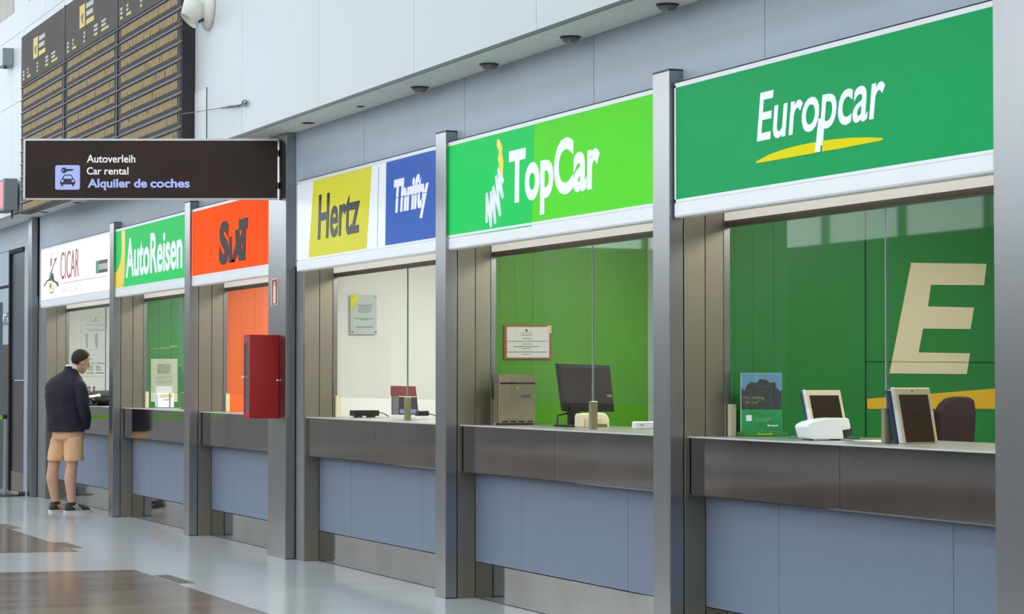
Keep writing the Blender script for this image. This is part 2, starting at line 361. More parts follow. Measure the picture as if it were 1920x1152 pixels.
S_Y = mat('sign_yellow', (228, 214, 12), .5, 0, .02, 3, emit=.18, spec=.05)
S_YG = mat('sign_gold', (238, 206, 30), .35, 0, .02, 3, emit=EM)
S_H = mat('sign_lemon', (222, 216, 64), .5, 0, .03, 1.5, emit=.12, spec=.12)
S_B = mat('sign_blue', (60, 100, 186), .5, 0, .03, 1.5, emit=.12, spec=.12)
S_K = mat('sign_black', (34, 40, 40), .4, 0, .05, 3)
S_O = mat('sign_orange', (255, 82, 14), .6, 0, .03, 1.2, emit=.42, spec=.03)
S_SX = mat('sign_charcoal', (58, 48, 54), .5, 0, .05, 3, spec=.12)
S_R = mat('sign_red_line', (176, 62, 62), .4)
S_GY = mat('sign_grey_print', (196, 196, 196), .5)

# --- dark green sign
t = sign_box('rental_sign', 'dark green sign with slanted white lettering over a yellow swoosh', 11.03, 8.09, S_G1)
c = crop(1400, 130, 6.063)
pxtext('lettering', FS, 'Europcar', c, (122, 823), (180, 265), (122, 823), (1580, 155), S_W, t, shear=.16, bold=.012, w1=.003)
px_panel(t, 'letter_stem', [(826, 560), (870, 560), (843, 938), (785, 948)], c, S_W, .002, .0045)
px_panel(t, 'swoosh', [(113, 1070), (115, 1050), (250, 975), (400, 920), (560, 875), (700, 845), (798, 829), (785, 951), (600, 985), (400, 1020), (200, 1055)], c, S_Y, 0, .003)
px_panel(t, 'swoosh', [(868, 813), (1000, 797), (1200, 778), (1400, 775), (1545, 782), (1553, 798), (1540, 810), (1300, 855), (1050, 905), (862, 935)], c, S_Y, 0, .003)
# --- two-tone green sign
t = sign_box('rental_sign', 'two-tone green sign with white lettering, white scribble and yellow flame', 14.38, 11.26, S_G2)
c = crop(810, 160, 2.88)
px_panel(t, 'face_half', [(87, 337), (553, 214), (538, 762), (87, 826)], c, S_G3, 0, .0012)
pxtext('lettering', FS, 'TopCar', c, (455, 635), (455, 349), (418, 395), (908, 340), S_W, t, shear=.03, bold=.034, w0=.001, w1=.003)
strokes('scribble', FS, [(297, 738), (298, 588), (320, 760), (320, 580), (343, 742), (333, 552), (370, 700), (348, 495), (384, 605), (360, 455), (386, 520)], c, .016, S_W, t, .001, .0035)
px_panel(t, 'flame', [(355, 290), (370, 297), (383, 340), (380, 365), (388, 410), (385, 490), (372, 465), (365, 430), (358, 400), (365, 360), (352, 325)], c, S_YG, .001, .0036)
# --- yellow and blue sign
t = sign_box('rental_sign', 'white sign carrying a yellow block and a blue block with lettering', 17.70, 14.55, S_W)
c = crop(490, 230, 3.49)
px_panel(t, 'yellow_block', [(343, 372), (724, 280), (689, 832), (310, 884)], c, S_H, 0, .0012)
pxtext('lettering', FS, 'Hertz', c, (380, 766), (395, 471), (371, 765), (648, 490), S_K, t, shear=.10, bold=.02, w0=.001, w1=.004)
px_panel(t, 'blue_block', [(819, 256), (1180, 170), (1180, 760), (811, 812)], c, S_B, 0, .0012)
px_panel(t, 'panel_joint', [(768, 285), (771, 284), (760, 822), (757, 822)], c, mat('joint_grey', (170, 178, 190), .5), 0, .0012)
c = crop(720, 300, 8.86)
pxtext('lettering', FS, 'Thrifty', c, (172, 885), (250, 318), (168, 515), (748, 375), S_W, t, shear=.16, bold=.045, w0=.001, w1=.004)
px_panel(t, 'letter_slit', [(176, 632), (715, 535), (713, 546), (175, 643)], c, S_B, .001, .0045)
# --- orange sign
t = sign_box('rental_sign', 'orange sign with heavy charcoal letters above the orange booth', 20.95, 18.43, S_O)
c = crop(340, 360, 5.76)
pxtext('letter_s', FS, 'S', c, (455, 785), (478, 318), (412, 600), (512, 600), S_SX, t, shear=.04, bold=.05)
px_panel(t, 'letter_i', [(518, 488), (545, 482), (548, 735), (575, 730), (578, 757), (516, 770)], c, S_SX, 0, .004)
px_panel(t, 'letter_x', [(584, 412), (622, 402), (632, 500), (668, 395), (690, 392), (645, 575), (660, 742), (624, 748), (612, 655), (576, 757), (540, 762), (592, 560)], c, S_SX, 0, .004)
px_panel(t, 'letter_t', [(624, 298), (720, 275), (716, 395), (697, 400), (692, 738), (655, 744), (666, 408), (624, 418)], c, S_SX, 0, .0042)
# --- green and yellow sign
t = sign_box('rental_sign', 'emerald green sign with a yellow curve at its left and white lettering', 24.09, 21.14, S_G3)
c = crop(60, 430, 6.62)
px_panel(t, 'yellow_curve', [(1112, 20), (1157, 10), (1157, 330), (1150, 560), (1132, 738), (1026, 746), (1026, 550), (1060, 515), (1088, 450), (1105, 390), (1117, 250)], c, S_YG, 0, .0014)
pxtext('lettering', FS, 'AutoReisen', c, (1455, 553), (1462, 55), (1168, 600), (1870, 300), S_W, t, shear=.02, bold=.025)
# --- white sign
t = sign_box('rental_sign', 'white lit sign with thin red letters and a small figure logo', 28.02, 24.25, S_WL)
c = crop(70, 440, 7.68)
pxtext('lettering', FS, 'CICAR', c, (403, 635), (403, 248), (337, 470), (600, 430), S_R, t, bold=-.012)
px_panel(t, 'rule_line', [(342, 702), (1010, 590), (1010, 596), (342, 709)], c, S_R, 0, .002)
px_panel(t, 'logo_body', [(205, 540), (232, 570), (245, 660), (290, 680), (316, 735), (275, 752), (290, 730), (250, 690), (200, 665), (150, 672), (105, 748), (93, 740), (110, 710), (145, 655), (185, 635)], c, S_K, 0, .003)
px_panel(t, 'logo_shoulder', [(178, 540), (200, 535), (186, 635), (163, 645)], c, mat('logo_blue', (180, 205, 225), .5), 0, .0032)
strokes('logo_arm', FS, [(205, 540), (190, 490), (200, 430), (206, 320), (218, 255)], c, .008, S_GY, t, 0, .002)
strokes('logo_arm', FS, [(205, 540), (235, 440), (262, 370)], c, .012, S_K, t, 0, .002)
px_panel(t, 'logo_band', [(192, 350), (212, 345), (205, 450), (190, 455)], c, mat('logo_red', (214, 70, 62), .5), 0, .003)
px_panel(t, 'logo_hand', [(243, 352), (268, 342), (284, 318), (268, 385), (258, 382)], c, S_K, 0, .003)
pxplate('logo_ring', FS, ell(203, 750, 38, 102), c, S_K, t, 0, .0022)
pxplate('logo_ring', FS, ell(203, 738, 36, 98), c, S_WL, t, 0, .0028)
pxplate('logo_sun', FS, ell(200, 742, 20, 60), c, S_YG, t, 0, .0034)
pxplate('logo_eye', FS, ell(190, 742, 7, 34, 12), c, S_K, t, 0, .004)
px_panel(t, 'green_mark', [(843, 385), (885, 375), (885, 558), (843, 568)], c, mat('logo_green', (50, 180, 130), .5), 0, .002)
px_panel(t, 'dark_mark', [(885, 375), (1012, 350), (1012, 408), (885, 432)], c, S_K, 0, .0024)
px_panel(t, 'grey_mark', [(885, 437), (1012, 413), (1012, 482), (885, 505)], c, S_GY, 0, .0024)
px_panel(t, 'dark_mark', [(885, 508), (1012, 487), (1012, 535), (885, 558)], c, S_K, 0, .0024)
for a, b in ((340, 420), (432, 450), (462, 492), (530, 580), (596, 610), (622, 650)):
    px_panel(t, 'faint_print', [(a, 782 - (a - 340) * .16), (b, 782 - (b - 340) * .16), (b, 845 - (b - 340) * .16), (a, 845 - (a - 340) * .16)], c, mat('faint_print', (226, 226, 224), .5, emit=.3), 0, .002)

# ------------------------------------------------------------------ hanging direction sign
A = atY(519.5, 264, 18.10); L = 472.5 * (A - CAM).dot(FWD) / F
FH = Frame((A.x, A.y, 0), RGT)
t = thing('hanging_sign', 'dark brown hanging sign reading Autoverleih, Car rental, Alquiler de coches', 'sign', (A.x, A.y, 2.85))
z0 = FH.px(519, 372)[1]; z1 = FH.px(519, 264)[1]
BROWN = mat('sign_brown', (54, 40, 34), .5, 0, .16, 3, spec=.25)
ALU = mat('aluminium', (206, 210, 210), .35, .7, .03, 5)
plate('body', FH, rect(-L, 0, z0, z1), BROWN, t, -.05, 0, .003)
plate('top_rail', FH, rect(-L - .004, 0, z1, z1 + .016), ALU, t, -.052, .004)
plate('bottom_rail', FH, rect(-L - .004, 0, z0 - .010, z0), ALU, t, -.052, .004)
plate('end_rail', FH, rect(-L - .012, -L + .004, z0 - .01, z1 + .016), ALU, t, -.052, .004)
for v in (z0 + .08, z1 - .12): plate('wall_bracket', FH, rect(-.03, .012, v, v + .05), STEEL, t, -.06, -.05)
c = crop(100, 270, 7.11)
LAV = mat('sign_lavender', (172, 184, 244), .4, 0, .01, 3, emit=.25); WHT = mat('sign_print_white', (246, 246, 246), .4, 0, .01, 3, emit=.25)
def ht(s, B, T, Lx, Rx, m, bold): pxtext('lettering', FH, s, c, B, T, Lx, Rx, m, t, 0, bold, .0, .003)
ht('Autoverleih', (450, 249), (475, 146), (447, 249), (1093, 200), WHT, .012)
ht('Car', (500, 409), (500, 312), (447, 380), (641, 380), WHT, .012)
ht('rental', (700, 409), (700, 312), (682, 380), (1002, 380), WHT, .012)
for w_, a_, b_ in (('Alquiler', 458, 1030), ('de', 1075, 1250), ('coches', 1294, 1818)): ht(w_, (a_, 583), (a_, 466), (a_, 540), (b_, 540), LAV, .03)
u0, v0 = FH.px(*c(25, 611)); u1, v1 = FH.px(*c(356, 284)); plate('icon_tile', FH, rrect(u0, u1, v0, v1, .016), LAV, t, 0, .003)
def hp(n, pts, m, w=.0045): pxplate(n, FH, pts, c, m, t, .002, w)
DK = mat('icon_dark', (52, 46, 52), .5)
hp('icon_car', [(150, 410), (240, 410), (253, 430), (270, 466), (288, 486), (292, 510), (290, 537), (277, 540), (274, 562), (264, 567), (253, 562), (250, 540), (132, 540), (129, 562), (118, 567), (107, 562), (104, 540), (94, 537), (92, 510), (97, 486), (115, 466), (137, 425)], DK)
hp('icon_windshield', [(154, 424), (237, 424), (257, 466), (132, 466)], LAV, .006)
for x in (122, 262): pxplate('icon_headlight', FH, ell(x, 495, 17, 17, 14), c, LAV, t, .002, .006)
hp('icon_key', [(170, 335), (262, 335), (272, 345), (268, 353), (250, 356), (240, 362), (228, 358), (216, 364), (205, 360), (170, 372)], DK)
pxplate('icon_key_bow', FH, ell(143, 352, 38, 38, 20), c, DK, t, .002, .0048)
pxplate('icon_key_hole', FH, ell(128, 352, 11, 11, 12), c, LAV, t, .002, .006)

# ------------------------------------------------------------------ red hose cabinet and its sign
t = thing('fire_cabinet', 'deep red metal fire hose cabinet mounted on the broad steel pillar', 'cabinet', (XP, 18.2, 1.1))
RED = mat('cabinet_red', (156, 8, 18), .38, 0, .05, 5)
x0 = 5.143; y0, y1 = 18.118, 18.298
add('body', G().box(x0 + .01, XP, y0, y1, 1.104, 1.766), RED, t, .004, 2)
g = G(); g.box(x0, x0 + .012, y0 + .002, y1, 1.104, 1.15).box(x0, x0 + .012, y0 + .002, y1, 1.70, 1.766).box(x0, x0 + .012, y0 + .002, y0 + .022, 1.15, 1.70).box(x0, x0 + .012, y1 - .03, y1, 1.15, 1.70)
d = add('door', g, RED, t)
add('door_glass', G().box(x0 + .003, x0 + .009, y0 + .022, y1 - .03, 1.15, 1.70), mat('cabinet_glass', (92, 84, 90), .06, 0, .3, 9), d)
g = G(); g.cyl((x0 + .001, y1 - .015, 1.43), (x0 - .02, y1 - .015, 1.43), .009); add('latch', g, WHITEO, d)
g = G(); g.cyl((XP - .012, y0 + .001, 1.405), (XP - .012, y0 - .006, 1.405), .008); add('hinge_cap', g, WHITEO, t)
t = thing('extinguisher_sign', 'small red sign with a white fire extinguisher pictogram on the pillar', 'sign', (XP, 18.23, 2.0))
FP = Frame((XP - .001, 0, 0), (0, -1, 0)); c = crop(440, 500, 3.84)
def fp(n, pts, m, w): pxplate(n, FP, pts, c, m, t, 0, w)
fp('backing', [(266, 92), (314, 84), (313, 275), (265, 283)], mat('luminous_white', (226, 226, 206), .5), .003)
fp('face', [(271, 97), (310, 90), (309, 270), (270, 278)], mat('sign_red', (160, 24, 34), .5), .004)
fp('pictogram', [(282, 150), (288, 135), (284, 125), (292, 108), (296, 118), (293, 132), (299, 148), (298, 265), (281, 268)], mat('luminous_white', (226, 226, 206), .5), .005)

# ------------------------------------------------------------------ departure board
yb0, yb1, zb0, zb1, xb = 19.81, 27.22, 3.30, 5.34, 5.0
t = thing('flap_board', 'large dark split-flap flight board with three columns on the white wall', 'departure board', (xb, (yb0 + yb1) / 2, zb0))
BFR = mat('board_frame', (40, 37, 38), .5, 0, .1, 3); BHD = mat('board_header', (100, 96, 94), .8, 0, .06, 3, spec=.05)
BROW = mat('board_row_frame', (92, 90, 90), .8, 0, .05, 5, spec=.05); YEL = mat('board_yellow', (206, 182, 64), .5); GRYT = mat('board_grey_print', (176, 176, 170), .5)
add('case', G().box(xb + .012, XW - .001, yb0, yb1, zb0, zb1), BFR, t, .004)
def flapmat():
    m = bpy.data.materials.new('split_flap'); m.use_nodes = True; nt = m.node_tree; b = nt.nodes['Principled BSDF']; b.inputs['Roughness'].default_value = .8; b.inputs['Specular IOR Level'].default_value = .05
    oi = nt.nodes.new('ShaderNodeTexCoord'); mp = nt.nodes.new('ShaderNodeMapping'); mp.inputs['Scale'].default_value = (0, 9, 5)
    nz = nt.nodes.new('ShaderNodeTexNoise'); nz.inputs['Scale'].default_value = 1.6; nz.inputs['Detail'].default_value = 5
    rp = nt.nodes.new('ShaderNodeValToRGB'); e = rp.color_ramp.elements
    e[0].position = .32; e[0].color = lin((128, 116, 92)) + (1,); e[1].position = .72; e[1].color = lin((196, 160, 116)) + (1,)
    for pos, col in ((.45, (176, 160, 132)), (.58, (184, 164, 118))): q = e.new(pos); q.color = lin(col) + (1,)
    nt.links.new(oi.outputs['Object'], mp.inputs[0]); nt.links.new(mp.outputs[0], nz.inputs['Vector']); nt.links.new(nz.outputs[0], rp.inputs[0]); nt.links.new(rp.outputs[0], b.inputs['Base Color']); return m
FLAP = flapmat()
cols = [(19.83, 22.235), (22.275, 24.72), (24.76, 27.20)]
FB = Frame((xb + .004, 0, 0), (0, -1, 0))
for k, (a, b) in enumerate(cols):
    lab = ('column of flap rows nearest the camera', 'middle column of flap rows', 'farthest column of flap rows')[k]
    h = add('header_strip', G().box(xb + .004, xb + .014, a, b, 4.765, zb1 - .012), BHD, t)
    # pictogram and print lines (positions across the column as shares of its width)
    W = b - a
    def bar(n, s0, s1, za, zb_, m, w=.003): return plate(n, FB, rect(-(b - s0 * W), -(b - s1 * W), za, zb_), m, h, 0, w)
    bar('pictogram_tile', .30, .405, 4.985, 5.215, YEL)
    y_ = -(b - .352 * W); plate('pictogram_arrow', FB, [(y_ - .06, 5.10), (y_ + .02, 5.02), (y_ + .05, 5.02), (y_ + .03, 5.06), (y_ + .06, 5.12), (y_ + .03, 5.12)], BFR, h, .002, .005)
    bar('print_line', .43, .57, 5.15, 5.20, GRYT); bar('print_line', .43, .56, 5.07, 5.12, GRYT); bar('print_line', .43, .58, 4.985, 5.035, YEL)
    for s0, s1 in ((.04, .08), (.15, .18), (.38, .41), (.58, .645), (.72, .80)):
        bar('print_line', s0, s1, 4.905, 4.93, GRYT, .002); bar('print_line', s0, s1, 4.865, 4.89, GRYT, .002); bar('print_line', s0, s1 + (.05 if s0 in (.15, .72) else 0), 4.82, 4.845, YEL, .002)
    z = 4.75
    pitch = .1465
    while z - pitch > zb0 - .02:
        r = add('flap_row', G().box(xb + .006, xb + .014, a + .01, b - .01, z - pitch + .022, z - .004), BROW, t)
        g = G(); n = 38; du = (b - a - .24) / n
        for q in range(n):
            yy = a + .10 + q * du; g.box(xb + .001, xb + .006, yy + du * .2, yy + du * .8, z - pitch + .046, z - .030)
        fo = add('flaps', g, FLAP, r); fo['kind'] = 'stuff'
        add('ledge', G().box(xb - .006, xb + .008, a + .01, b - .01, z - .016, z - .004), mat('board_ledge', (128, 128, 132), .7, 0, spec=.05), r)
        z -= pitch
for y in (22.255, 24.74): add('divider', G().box(xb - .002, xb + .014, y - .014, y + .014, zb0, zb1), mat('divider_black', (24, 26, 28), .5), t)

# ------------------------------------------------------------------ small things on the white wall
t = thing('wall_poster', 'plain white printed sheet panel beside the flight board', 'poster', (XW, 19.6, 3.3))
add('panel', G().box(XW - .006, XW - .0005, 19.418, 19.80, 3.28, 3.868), mat('poster_white', (222, 228, 232), .5, 0, .02, 4), t)
add('edge', G().box(XW - .006, XW - .0005, 19.408, 19.418, 3.28, 3.875), DARKG, t)
t = thing('horn_speaker', 'cream conical wall speaker on a round base beside the flight board', 'speaker', (XW, 19.45, 4.45))
HORN = mat('horn_cream', (226, 226, 216), .45, 0, .03, 4)
bs = Vector((XW - .002, 19.36, 4.56)); rings = []
def ring(cn, ax, r, n=24):
    ax = Vector(ax).normalized(); a = ax.cross(Vector((0, 0, 1))).normalized(); b = ax.cross(a)
    return [Vector(cn) + (a * math.cos(2 * math.pi * k / n) + b * math.sin(2 * math.pi * k / n)) * r for k in range(n)]
g = G(); g.rings([ring(bs, (-1, 0, 0), .215), ring(bs + Vector((-.02, 0, 0)), (-1, 0, 0), .213), ring(bs + Vector((-.05, 0, 0)), (-1, 0, 0), .17), ring(bs + Vector((-.075, 0, 0)), (-1, 0, 0), .10)])
add('base', g, HORN, t, smooth=True)
tip = Vector((4.955, 19.36, 4.42)); d = (tip - (bs + Vector((-.04, 0, 0)))).normalized(); st = bs + Vector((-.10, 0, .01))
g = G(); g.rings([ring(st, d, .118), ring(st.lerp(tip, .4), d, .112), ring(tip, d, .088), ring(tip, d, .078), ring(tip - d * .03, d, .066)])
add('horn', g, HORN, t, smooth=True)
g = G(); g.tube([bs + Vector((-.06, -.05, -.13)), bs + Vector((-.11, -.06, -.15))], .016, 10); add('bolt', g, DARKG, t)
t = thing('turnbuckle', 'thin steel cable with turnbuckle hook on the white wall', 'cable', (XW, 18.6, 3.6))
CAB = mat('cable_steel', (120, 122, 122), .4, .7)
p0 = atX(341, 214, xb); p1 = atX(415, 202.5, XW - .02); p2 = atX(427, 200.5, XW - .02); p3 = atX(449, 198, XW - .02); p4 = atX(455, 195, XW - .02)
add('cable', G().tube([p0, p1], .0035, 6), CAB, t); add('body', G().tube([p2, p3], .010, 8), CAB, t); add('rod', G().tube([p1, p2], .006, 6), CAB, t)
pc = atX(458, 193.5, XW - .02); add('hook', G().tube([p3, p4] + [pc + Vector((0, .07 * math.cos(a), .022 * math.sin(a))) for a in [math.pi * (1 - k / 5) for k in range(11)]], .006, 6), CAB, t)
add('anchor', G().tube([pc + Vector((.025, 0, -.0)), pc + Vector((.0, 0, 0))], .006, 8), CAB, t)
t = thing('wall_box', 'small grey box on the white wall at the left edge, left of the flight board', 'box', (5.08, 28.6, 5.15))
add('body', G().box(5.0, XW - .001, 28.40, 28.75, 5.16, 5.37), mat('grey_box', (150, 156, 160), .4, .3), t, .006); add('gland', G().cyl((5.05, 28.5, 5.16), (5.05, 28.5, 5.13), .02), DARKG, t)
t = thing('wall_box', 'small pale box on the white wall touching the far side of the flight board', 'box', (5.08, 27.3, 4.5))
add('body', G().box(5.06, XW - .001, 27.23, 27.50, 4.52, 4.66), mat('pale_box', (176, 186, 182), .4), t, .006); add('lid', G().box(5.052, 5.06, 27.24, 27.49, 4.53, 4.65), mat('pale_box_lid', (190, 198, 196), .4), t)
t = thing('led_display', 'grey hanging display box with red figures at the left edge', 'display', (5.02, 28.2, 3.38))
add('case', G().box(4.94, 5.10, 27.90, 28.55, 3.395, 3.765), mat('display_grey', (120, 128, 134), .5), t, .006)
add('screen', G().box(4.936, 4.942, 27.96, 28.50, 3.43, 3.73), mat('led_red', (235, 60, 80), .4, emit=.8), t)
add('stem', G().cyl((5.05, 28.0, 3.395), (5.05, 28.0, 3.30), .012), DARKG, t)

# ------------------------------------------------------------------ doorway and wall beyond the last pillar
SL = mat('slate_door', (88, 96, 108), .25, .2, .06, 2); SLD = mat('slate_door_low', (66, 64, 70), .3, .2, .08, 2)
d1 = struct('door_1', 'tall dark slate door beyond the farthest pillar')
add('leaf', G().box(5.47, 5.50, 29.42, 30.28, 1.40, 3.0), SL, d1); add('lower_leaf', G().box(5.47, 5.50, 29.42, 30.28, .26, 1.39), SLD, d1)
add('kick_plate', G().box(5.465, 5.50, 29.42, 30.28, 0, .255), STEELD, d1)
add('frame_head', G().box(5.44, 5.50, 29.38, 30.36, 3.0, 3.05), GAP, d1); add('frame_jamb', G().box(5.44, 5.50, 30.28, 30.36, 0, 3.0), GAP, d1)
wb = struct('wall_beyond', 'grey wall beyond the dark door at the left edge')
add('facade_panel', G().box(5.46, 5.5, 28.72, 29.38, 0, ZS - .01), FACP, wb)
add('facade_panel', G().box(5.46, 5.5, 29.38, 36, 3.055, ZS - .01), FACP, wb)
add('facade_panel', G().box(5.47, 5.5, 30.37, 36, 2.62, 3.05), FACP, wb); add('joint', G().box(5.468, 5.5, 30.37, 36, 2.585, 2.615), GAP, wb)
add('facade_panel', G().box(5.47, 5.5, 30.37, 36, 1.86, 2.58), mat('pale_panel', (176, 192, 200), .4), wb)
add('dark_panel', G().box(5.48, 5.5, 30.37, 36, 0, 1.855), mat('dark_brown_panel', (66, 60, 60), .4), wb)
t = thing('arrow_sign', 'grey plate with white arrow marks beside the dark door', 'sign', (5.46, 30.7, 1.9))
FA = Frame((5.462, 0, 0), (0, -1, 0)); c = crop(0, 540, 11.52)
pxplate('plate', FA, [(40, 555), (222, 525), (222, 770), (40, 790)], c, mat('arrow_plate', (124, 140, 142), .4), t, 0, .006)
for pts in ([(62, 570), (150, 568), (140, 600), (62, 605)], [(60, 625), (100, 620), (80, 740), (60, 745)], [(150, 690), (225, 605), (230, 655)], [(165, 715), (222, 695), (222, 728), (180, 738)]): pxplate('arrow_mark', FA, pts, c, WHT, t, 0, .009)
t = thing('kiosk', 'grey upright kiosk panel cut by the left edge of the picture', 'kiosk', (4.9, 29.5, 0))
kx = atY(5, 700, 29.4).x
add('body', G().box(kx - .3, kx, 29.4, 29.65, 0.06, 2.36), mat('kiosk_grey', (112, 124, 132), .4, .2, .03, 4), t, .01); add('plinth', G().box(kx - .28, kx - .02, 29.42, 29.63, 0, .06), DARKG, t)

# ------------------------------------------------------------------ queue barriers
def stanchion(x, y, lab, belt_to):
    t = thing('stanchion', lab, 'barrier post', (x, y, 0), 'queue barrier posts')
    g = G(); g.tube([(x, y, 0), (x, y, .012), (x, y, .022), (x, y, .03)], [.17, .17, .15, .04], 28); add('base', g, DARKG, t)
    add('post', G().cyl((x, y, .02), (x, y, .93), .024), mat('stanchion_chrome', (205, 206, 204), .22, 1.0), t, smooth=False)
    add('head', G().cyl((x, y, .93), (x, y, .985), .029), BLACK, t)
    if belt_to:
        a = Vector((x, y, 0)); b = Vector(belt_to); d = (b - a).normalized(); n = Vector((-d.y, d.x, 0)) * .0015
        g = G(); p = a + d * .03; q = b - d * .03
        g.prism([p + n + Vector((0, 0, .925)), q + n + Vector((0, 0, .925)), q - n + Vector((0, 0, .925)), p - n + Vector((0, 0, .925))], (0, 0, .05)); add('belt', g, mat('belt_green', (120, 200, 20), .6), t)
    return t
stanchion(3.4, 28.9, 'chrome queue barrier post out in the hall beyond the left edge', (2.2, 32.0, 0))
stanchion(2.2, 32.0, 'far chrome queue barrier post out in the hall', None)
t = stanchion(5.13, 28.82, 'chrome queue barrier post with green belt at the left edge', (3.4, 28.9, 0))
g = G(); g.tube([(5.295, 28.78, .030), (5.365, 28.75, .030)], [.03, .028], 12); add('foot_block', g, BLACK, t)

# ================================================================== THINGS IN THE BOOTHS
def FY(Y): return Frame((0, Y, 0), (1, 0, 0))
# --- big letter wall (booth 1)
FE = FY(11.065); c = crop(1240, 350, 2.259)
W1 = WALLS[0]; CRM = mat('wall_letter_cream', (234, 220, 186), .5, 0, .02, 3); GOLD = mat('wall_gold', (240, 186, 22), .5, 0, .02, 3)
pxplate('wall_letter', FE, [(1057, 323), (1376, 328), (1365, 418), (1140, 417), (1128, 508), (1323, 513), (1308, 604), (1107, 602), (1088, 703), (1306, 707), (1292, 795), (965, 792)], c, CRM, W1, 0, .004)
pxplate('wall_swoosh', FE, [(870, 900), (1500, 849), (1500, 942), (872, 943)], c, GOLD, W1, 0, .003)
pxplate('wall_joint', FE, [(862, 0), (865, 0), (868, 1130), (865, 1130)], c, GAP, W1, 0, .0045)
pxplate('wall_joint', FE, [(865, 741), (1500, 745), (1500, 747), (865, 743)], c, GAP, W1, 0, .0046)

# --- things on the nearest counter
def stand(name, lab, cat, Y): return thing(name, lab, cat, (6, Y, ZC - .001))
Y = 10.93; FR = FY(Y); c = crop(1370, 690, 7.68)
t = stand('poster_stand', 'upright advertising card with a car and a green lower half on the near counter', 'card stand', Y)
pxplate('card', FR, [(150, 75), (738, 75), (738, 920), (150, 920)], c, WHITEO, t, -.006, 0)
pxplate('photo', FR, [(152, 78), (735, 78), (735, 600), (152, 600)], c, mat('print_sky', (110, 160, 196), .35, 0, .08, 20), t, 0, .001)
pxplate('photo_trees', FR, [(152, 600), (152, 300), (175, 290), (190, 335), (235, 250), (290, 205), (380, 215), (415, 160), (520, 175), (560, 215), (640, 210), (655, 290), (690, 310), (700, 340), (735, 320), (735, 600)], c, mat('print_dark', (62, 66, 74), .4, 0, .35, 40), t, .001, .0016)
c2 = c
pxtext('print_words', FR, '"It\'s waiting', c, (185, 450), (185, 405), (180, 440), (480, 430), mat('print_olive', (150, 150, 90), .5), t, 0, .01, .0016, .0022)
pxtext('print_words', FR, 'for you"', c, (205, 520), (205, 470), (205, 500), (410, 500), mat('print_olive', (150, 150, 90), .5), t, 0, .01, .0016, .0022)
pxplate('photo_green', FR, [(152, 600), (735, 600), (735, 916), (152, 916)], c, mat('print_green', (44, 150, 86), .35, 0, .25, 7), t, 0, .0012)
u0, v0 = FR.px(*c(220, 768)); u1, v1 = FR.px(*c(302, 682)); plate('print_badge', FR, rrect(u0, u1, v0, v1, .004), WHITEO, t, .001, .002)
pxtext('print_words', FR, 'Europcar', c, (535, 845), (535, 815), (530, 830), (685, 830), WHITEO, t, .1, .03, .001, .002)
for k in range(3): pxplate('print_line', FR, [(345, 725 + 22 * k), (600 - 30 * k, 722 + 22 * k), (600 - 30 * k, 728 + 22 * k), (345, 731 + 22 * k)], c, mat('print_pale', (130, 200, 150), .5), t, .001, .0018)
u0, v0 = FR.px(*c(150, 935)); u1, v1 = FR.px(*c(640, 925))
g = G(); g.box(FR.P(u0, 0).x, FR.P(u1, 0).x + .05, Y - .05, Y + .05, ZC - .001, ZC + .022); add('foot', g, mat('stand_green', (50, 130, 50), .4), t, .003)
pxtext('print_words', FR, 'Europcar', c, (330, 962), (330, 938), (325, 950), (540, 950), mat('print_lime', (190, 220, 80), .5), t, .1, .03, .052, .0535)

def slab(t, name, fr, pts, m, w0, w1, bevel=0.0):       # a tilted panel: quad in a leaning frame
    return plate(name, fr, pts, m, t, w0, w1, bevel)
# tablet on the near counter
def leaning(x, y, Y, lean): return Frame(atY(x, y, Y), RGT * .0 + Vector((1, 0, 0)), Vector((-.0, math.sin(lean), math.cos(lean))))
t = stand('tablet', 'tablet in a white frame leaning behind the white card terminal', 'tablet', 10.35)
Y = 10.35
o = atY(1527, 822, Y); o.z = ZC
fr = Frame((o.x, Y, ZC), (1, 0, 0), (0, .16, 1)); sh = -.12
def q(u0, u1, v0, v1): return [(u0 + sh * v0, v0), (u1 + sh * v0, v0), (u1 + sh * v1, v1), (u0 + sh * v1, v1)]
plate('frame', fr, q(0, .200, .005, .245), CREAM, t, -.012, 0, .003)
plate('frame_edge', fr, q(-.012, .002, .005, .247), WHITEO, t, -.012, .002, .002)
plate('screen', fr, q(.018, .182, .02, .218), mat('screen_brown', (48, 38, 28), .2, 0, .1, 5), t, 0, .0025)
plate('back_shell', fr, q(-.016, .19, .005, .235), mat('shell_blue', (56, 74, 96), .4), t, -.035, -.012, .004)
t = stand('card_terminal', 'white card terminal with rounded body on the near counter', 'terminal', 10.1)
Y = 10.12; FR = FY(Y); c = crop(1370, 690, 7.68)
g = G(); pts = [(1005, 850), (1030, 815), (1090, 780), (1200, 748), (1330, 728), (1440, 720), (1488, 722), (1500, 745), (1540, 1000), (1530, 1024), (1075, 1024), (1050, 1000)]
g.prism([FR.P(*FR.px(*c(*p)), -.06) for p in pts], FR.w * .12); add('body', g, WHITEO, t, .006, 2)
g = G(); pts = [(1500, 724), (1610, 722), (1632, 745), (1658, 870), (1640, 880), (1540, 898)]
g.prism([FR.P(*FR.px(*c(*p)), -.05) for p in pts], FR.w * .10); add('head', g, WHITEO, t, .005, 2)
g = G(); u, v = FR.px(*c(1640, 900)); g.tube([FR.P(u, v, -.04), FR.P(u, v, .02)], .034, 20); add('roll', g, DARKG, t)
g = G(); u, v = FR.px(*c(1570, 985)); g.tube([FR.P(u, v, -.01), Vector((FR.P(u + .05, 0).x, Y + .02, ZC + .008)), Vector((FR.P(u + .14, 0).x, Y + .05, ZC + .006))], .004, 6); add('cable', g, BLACK, t)
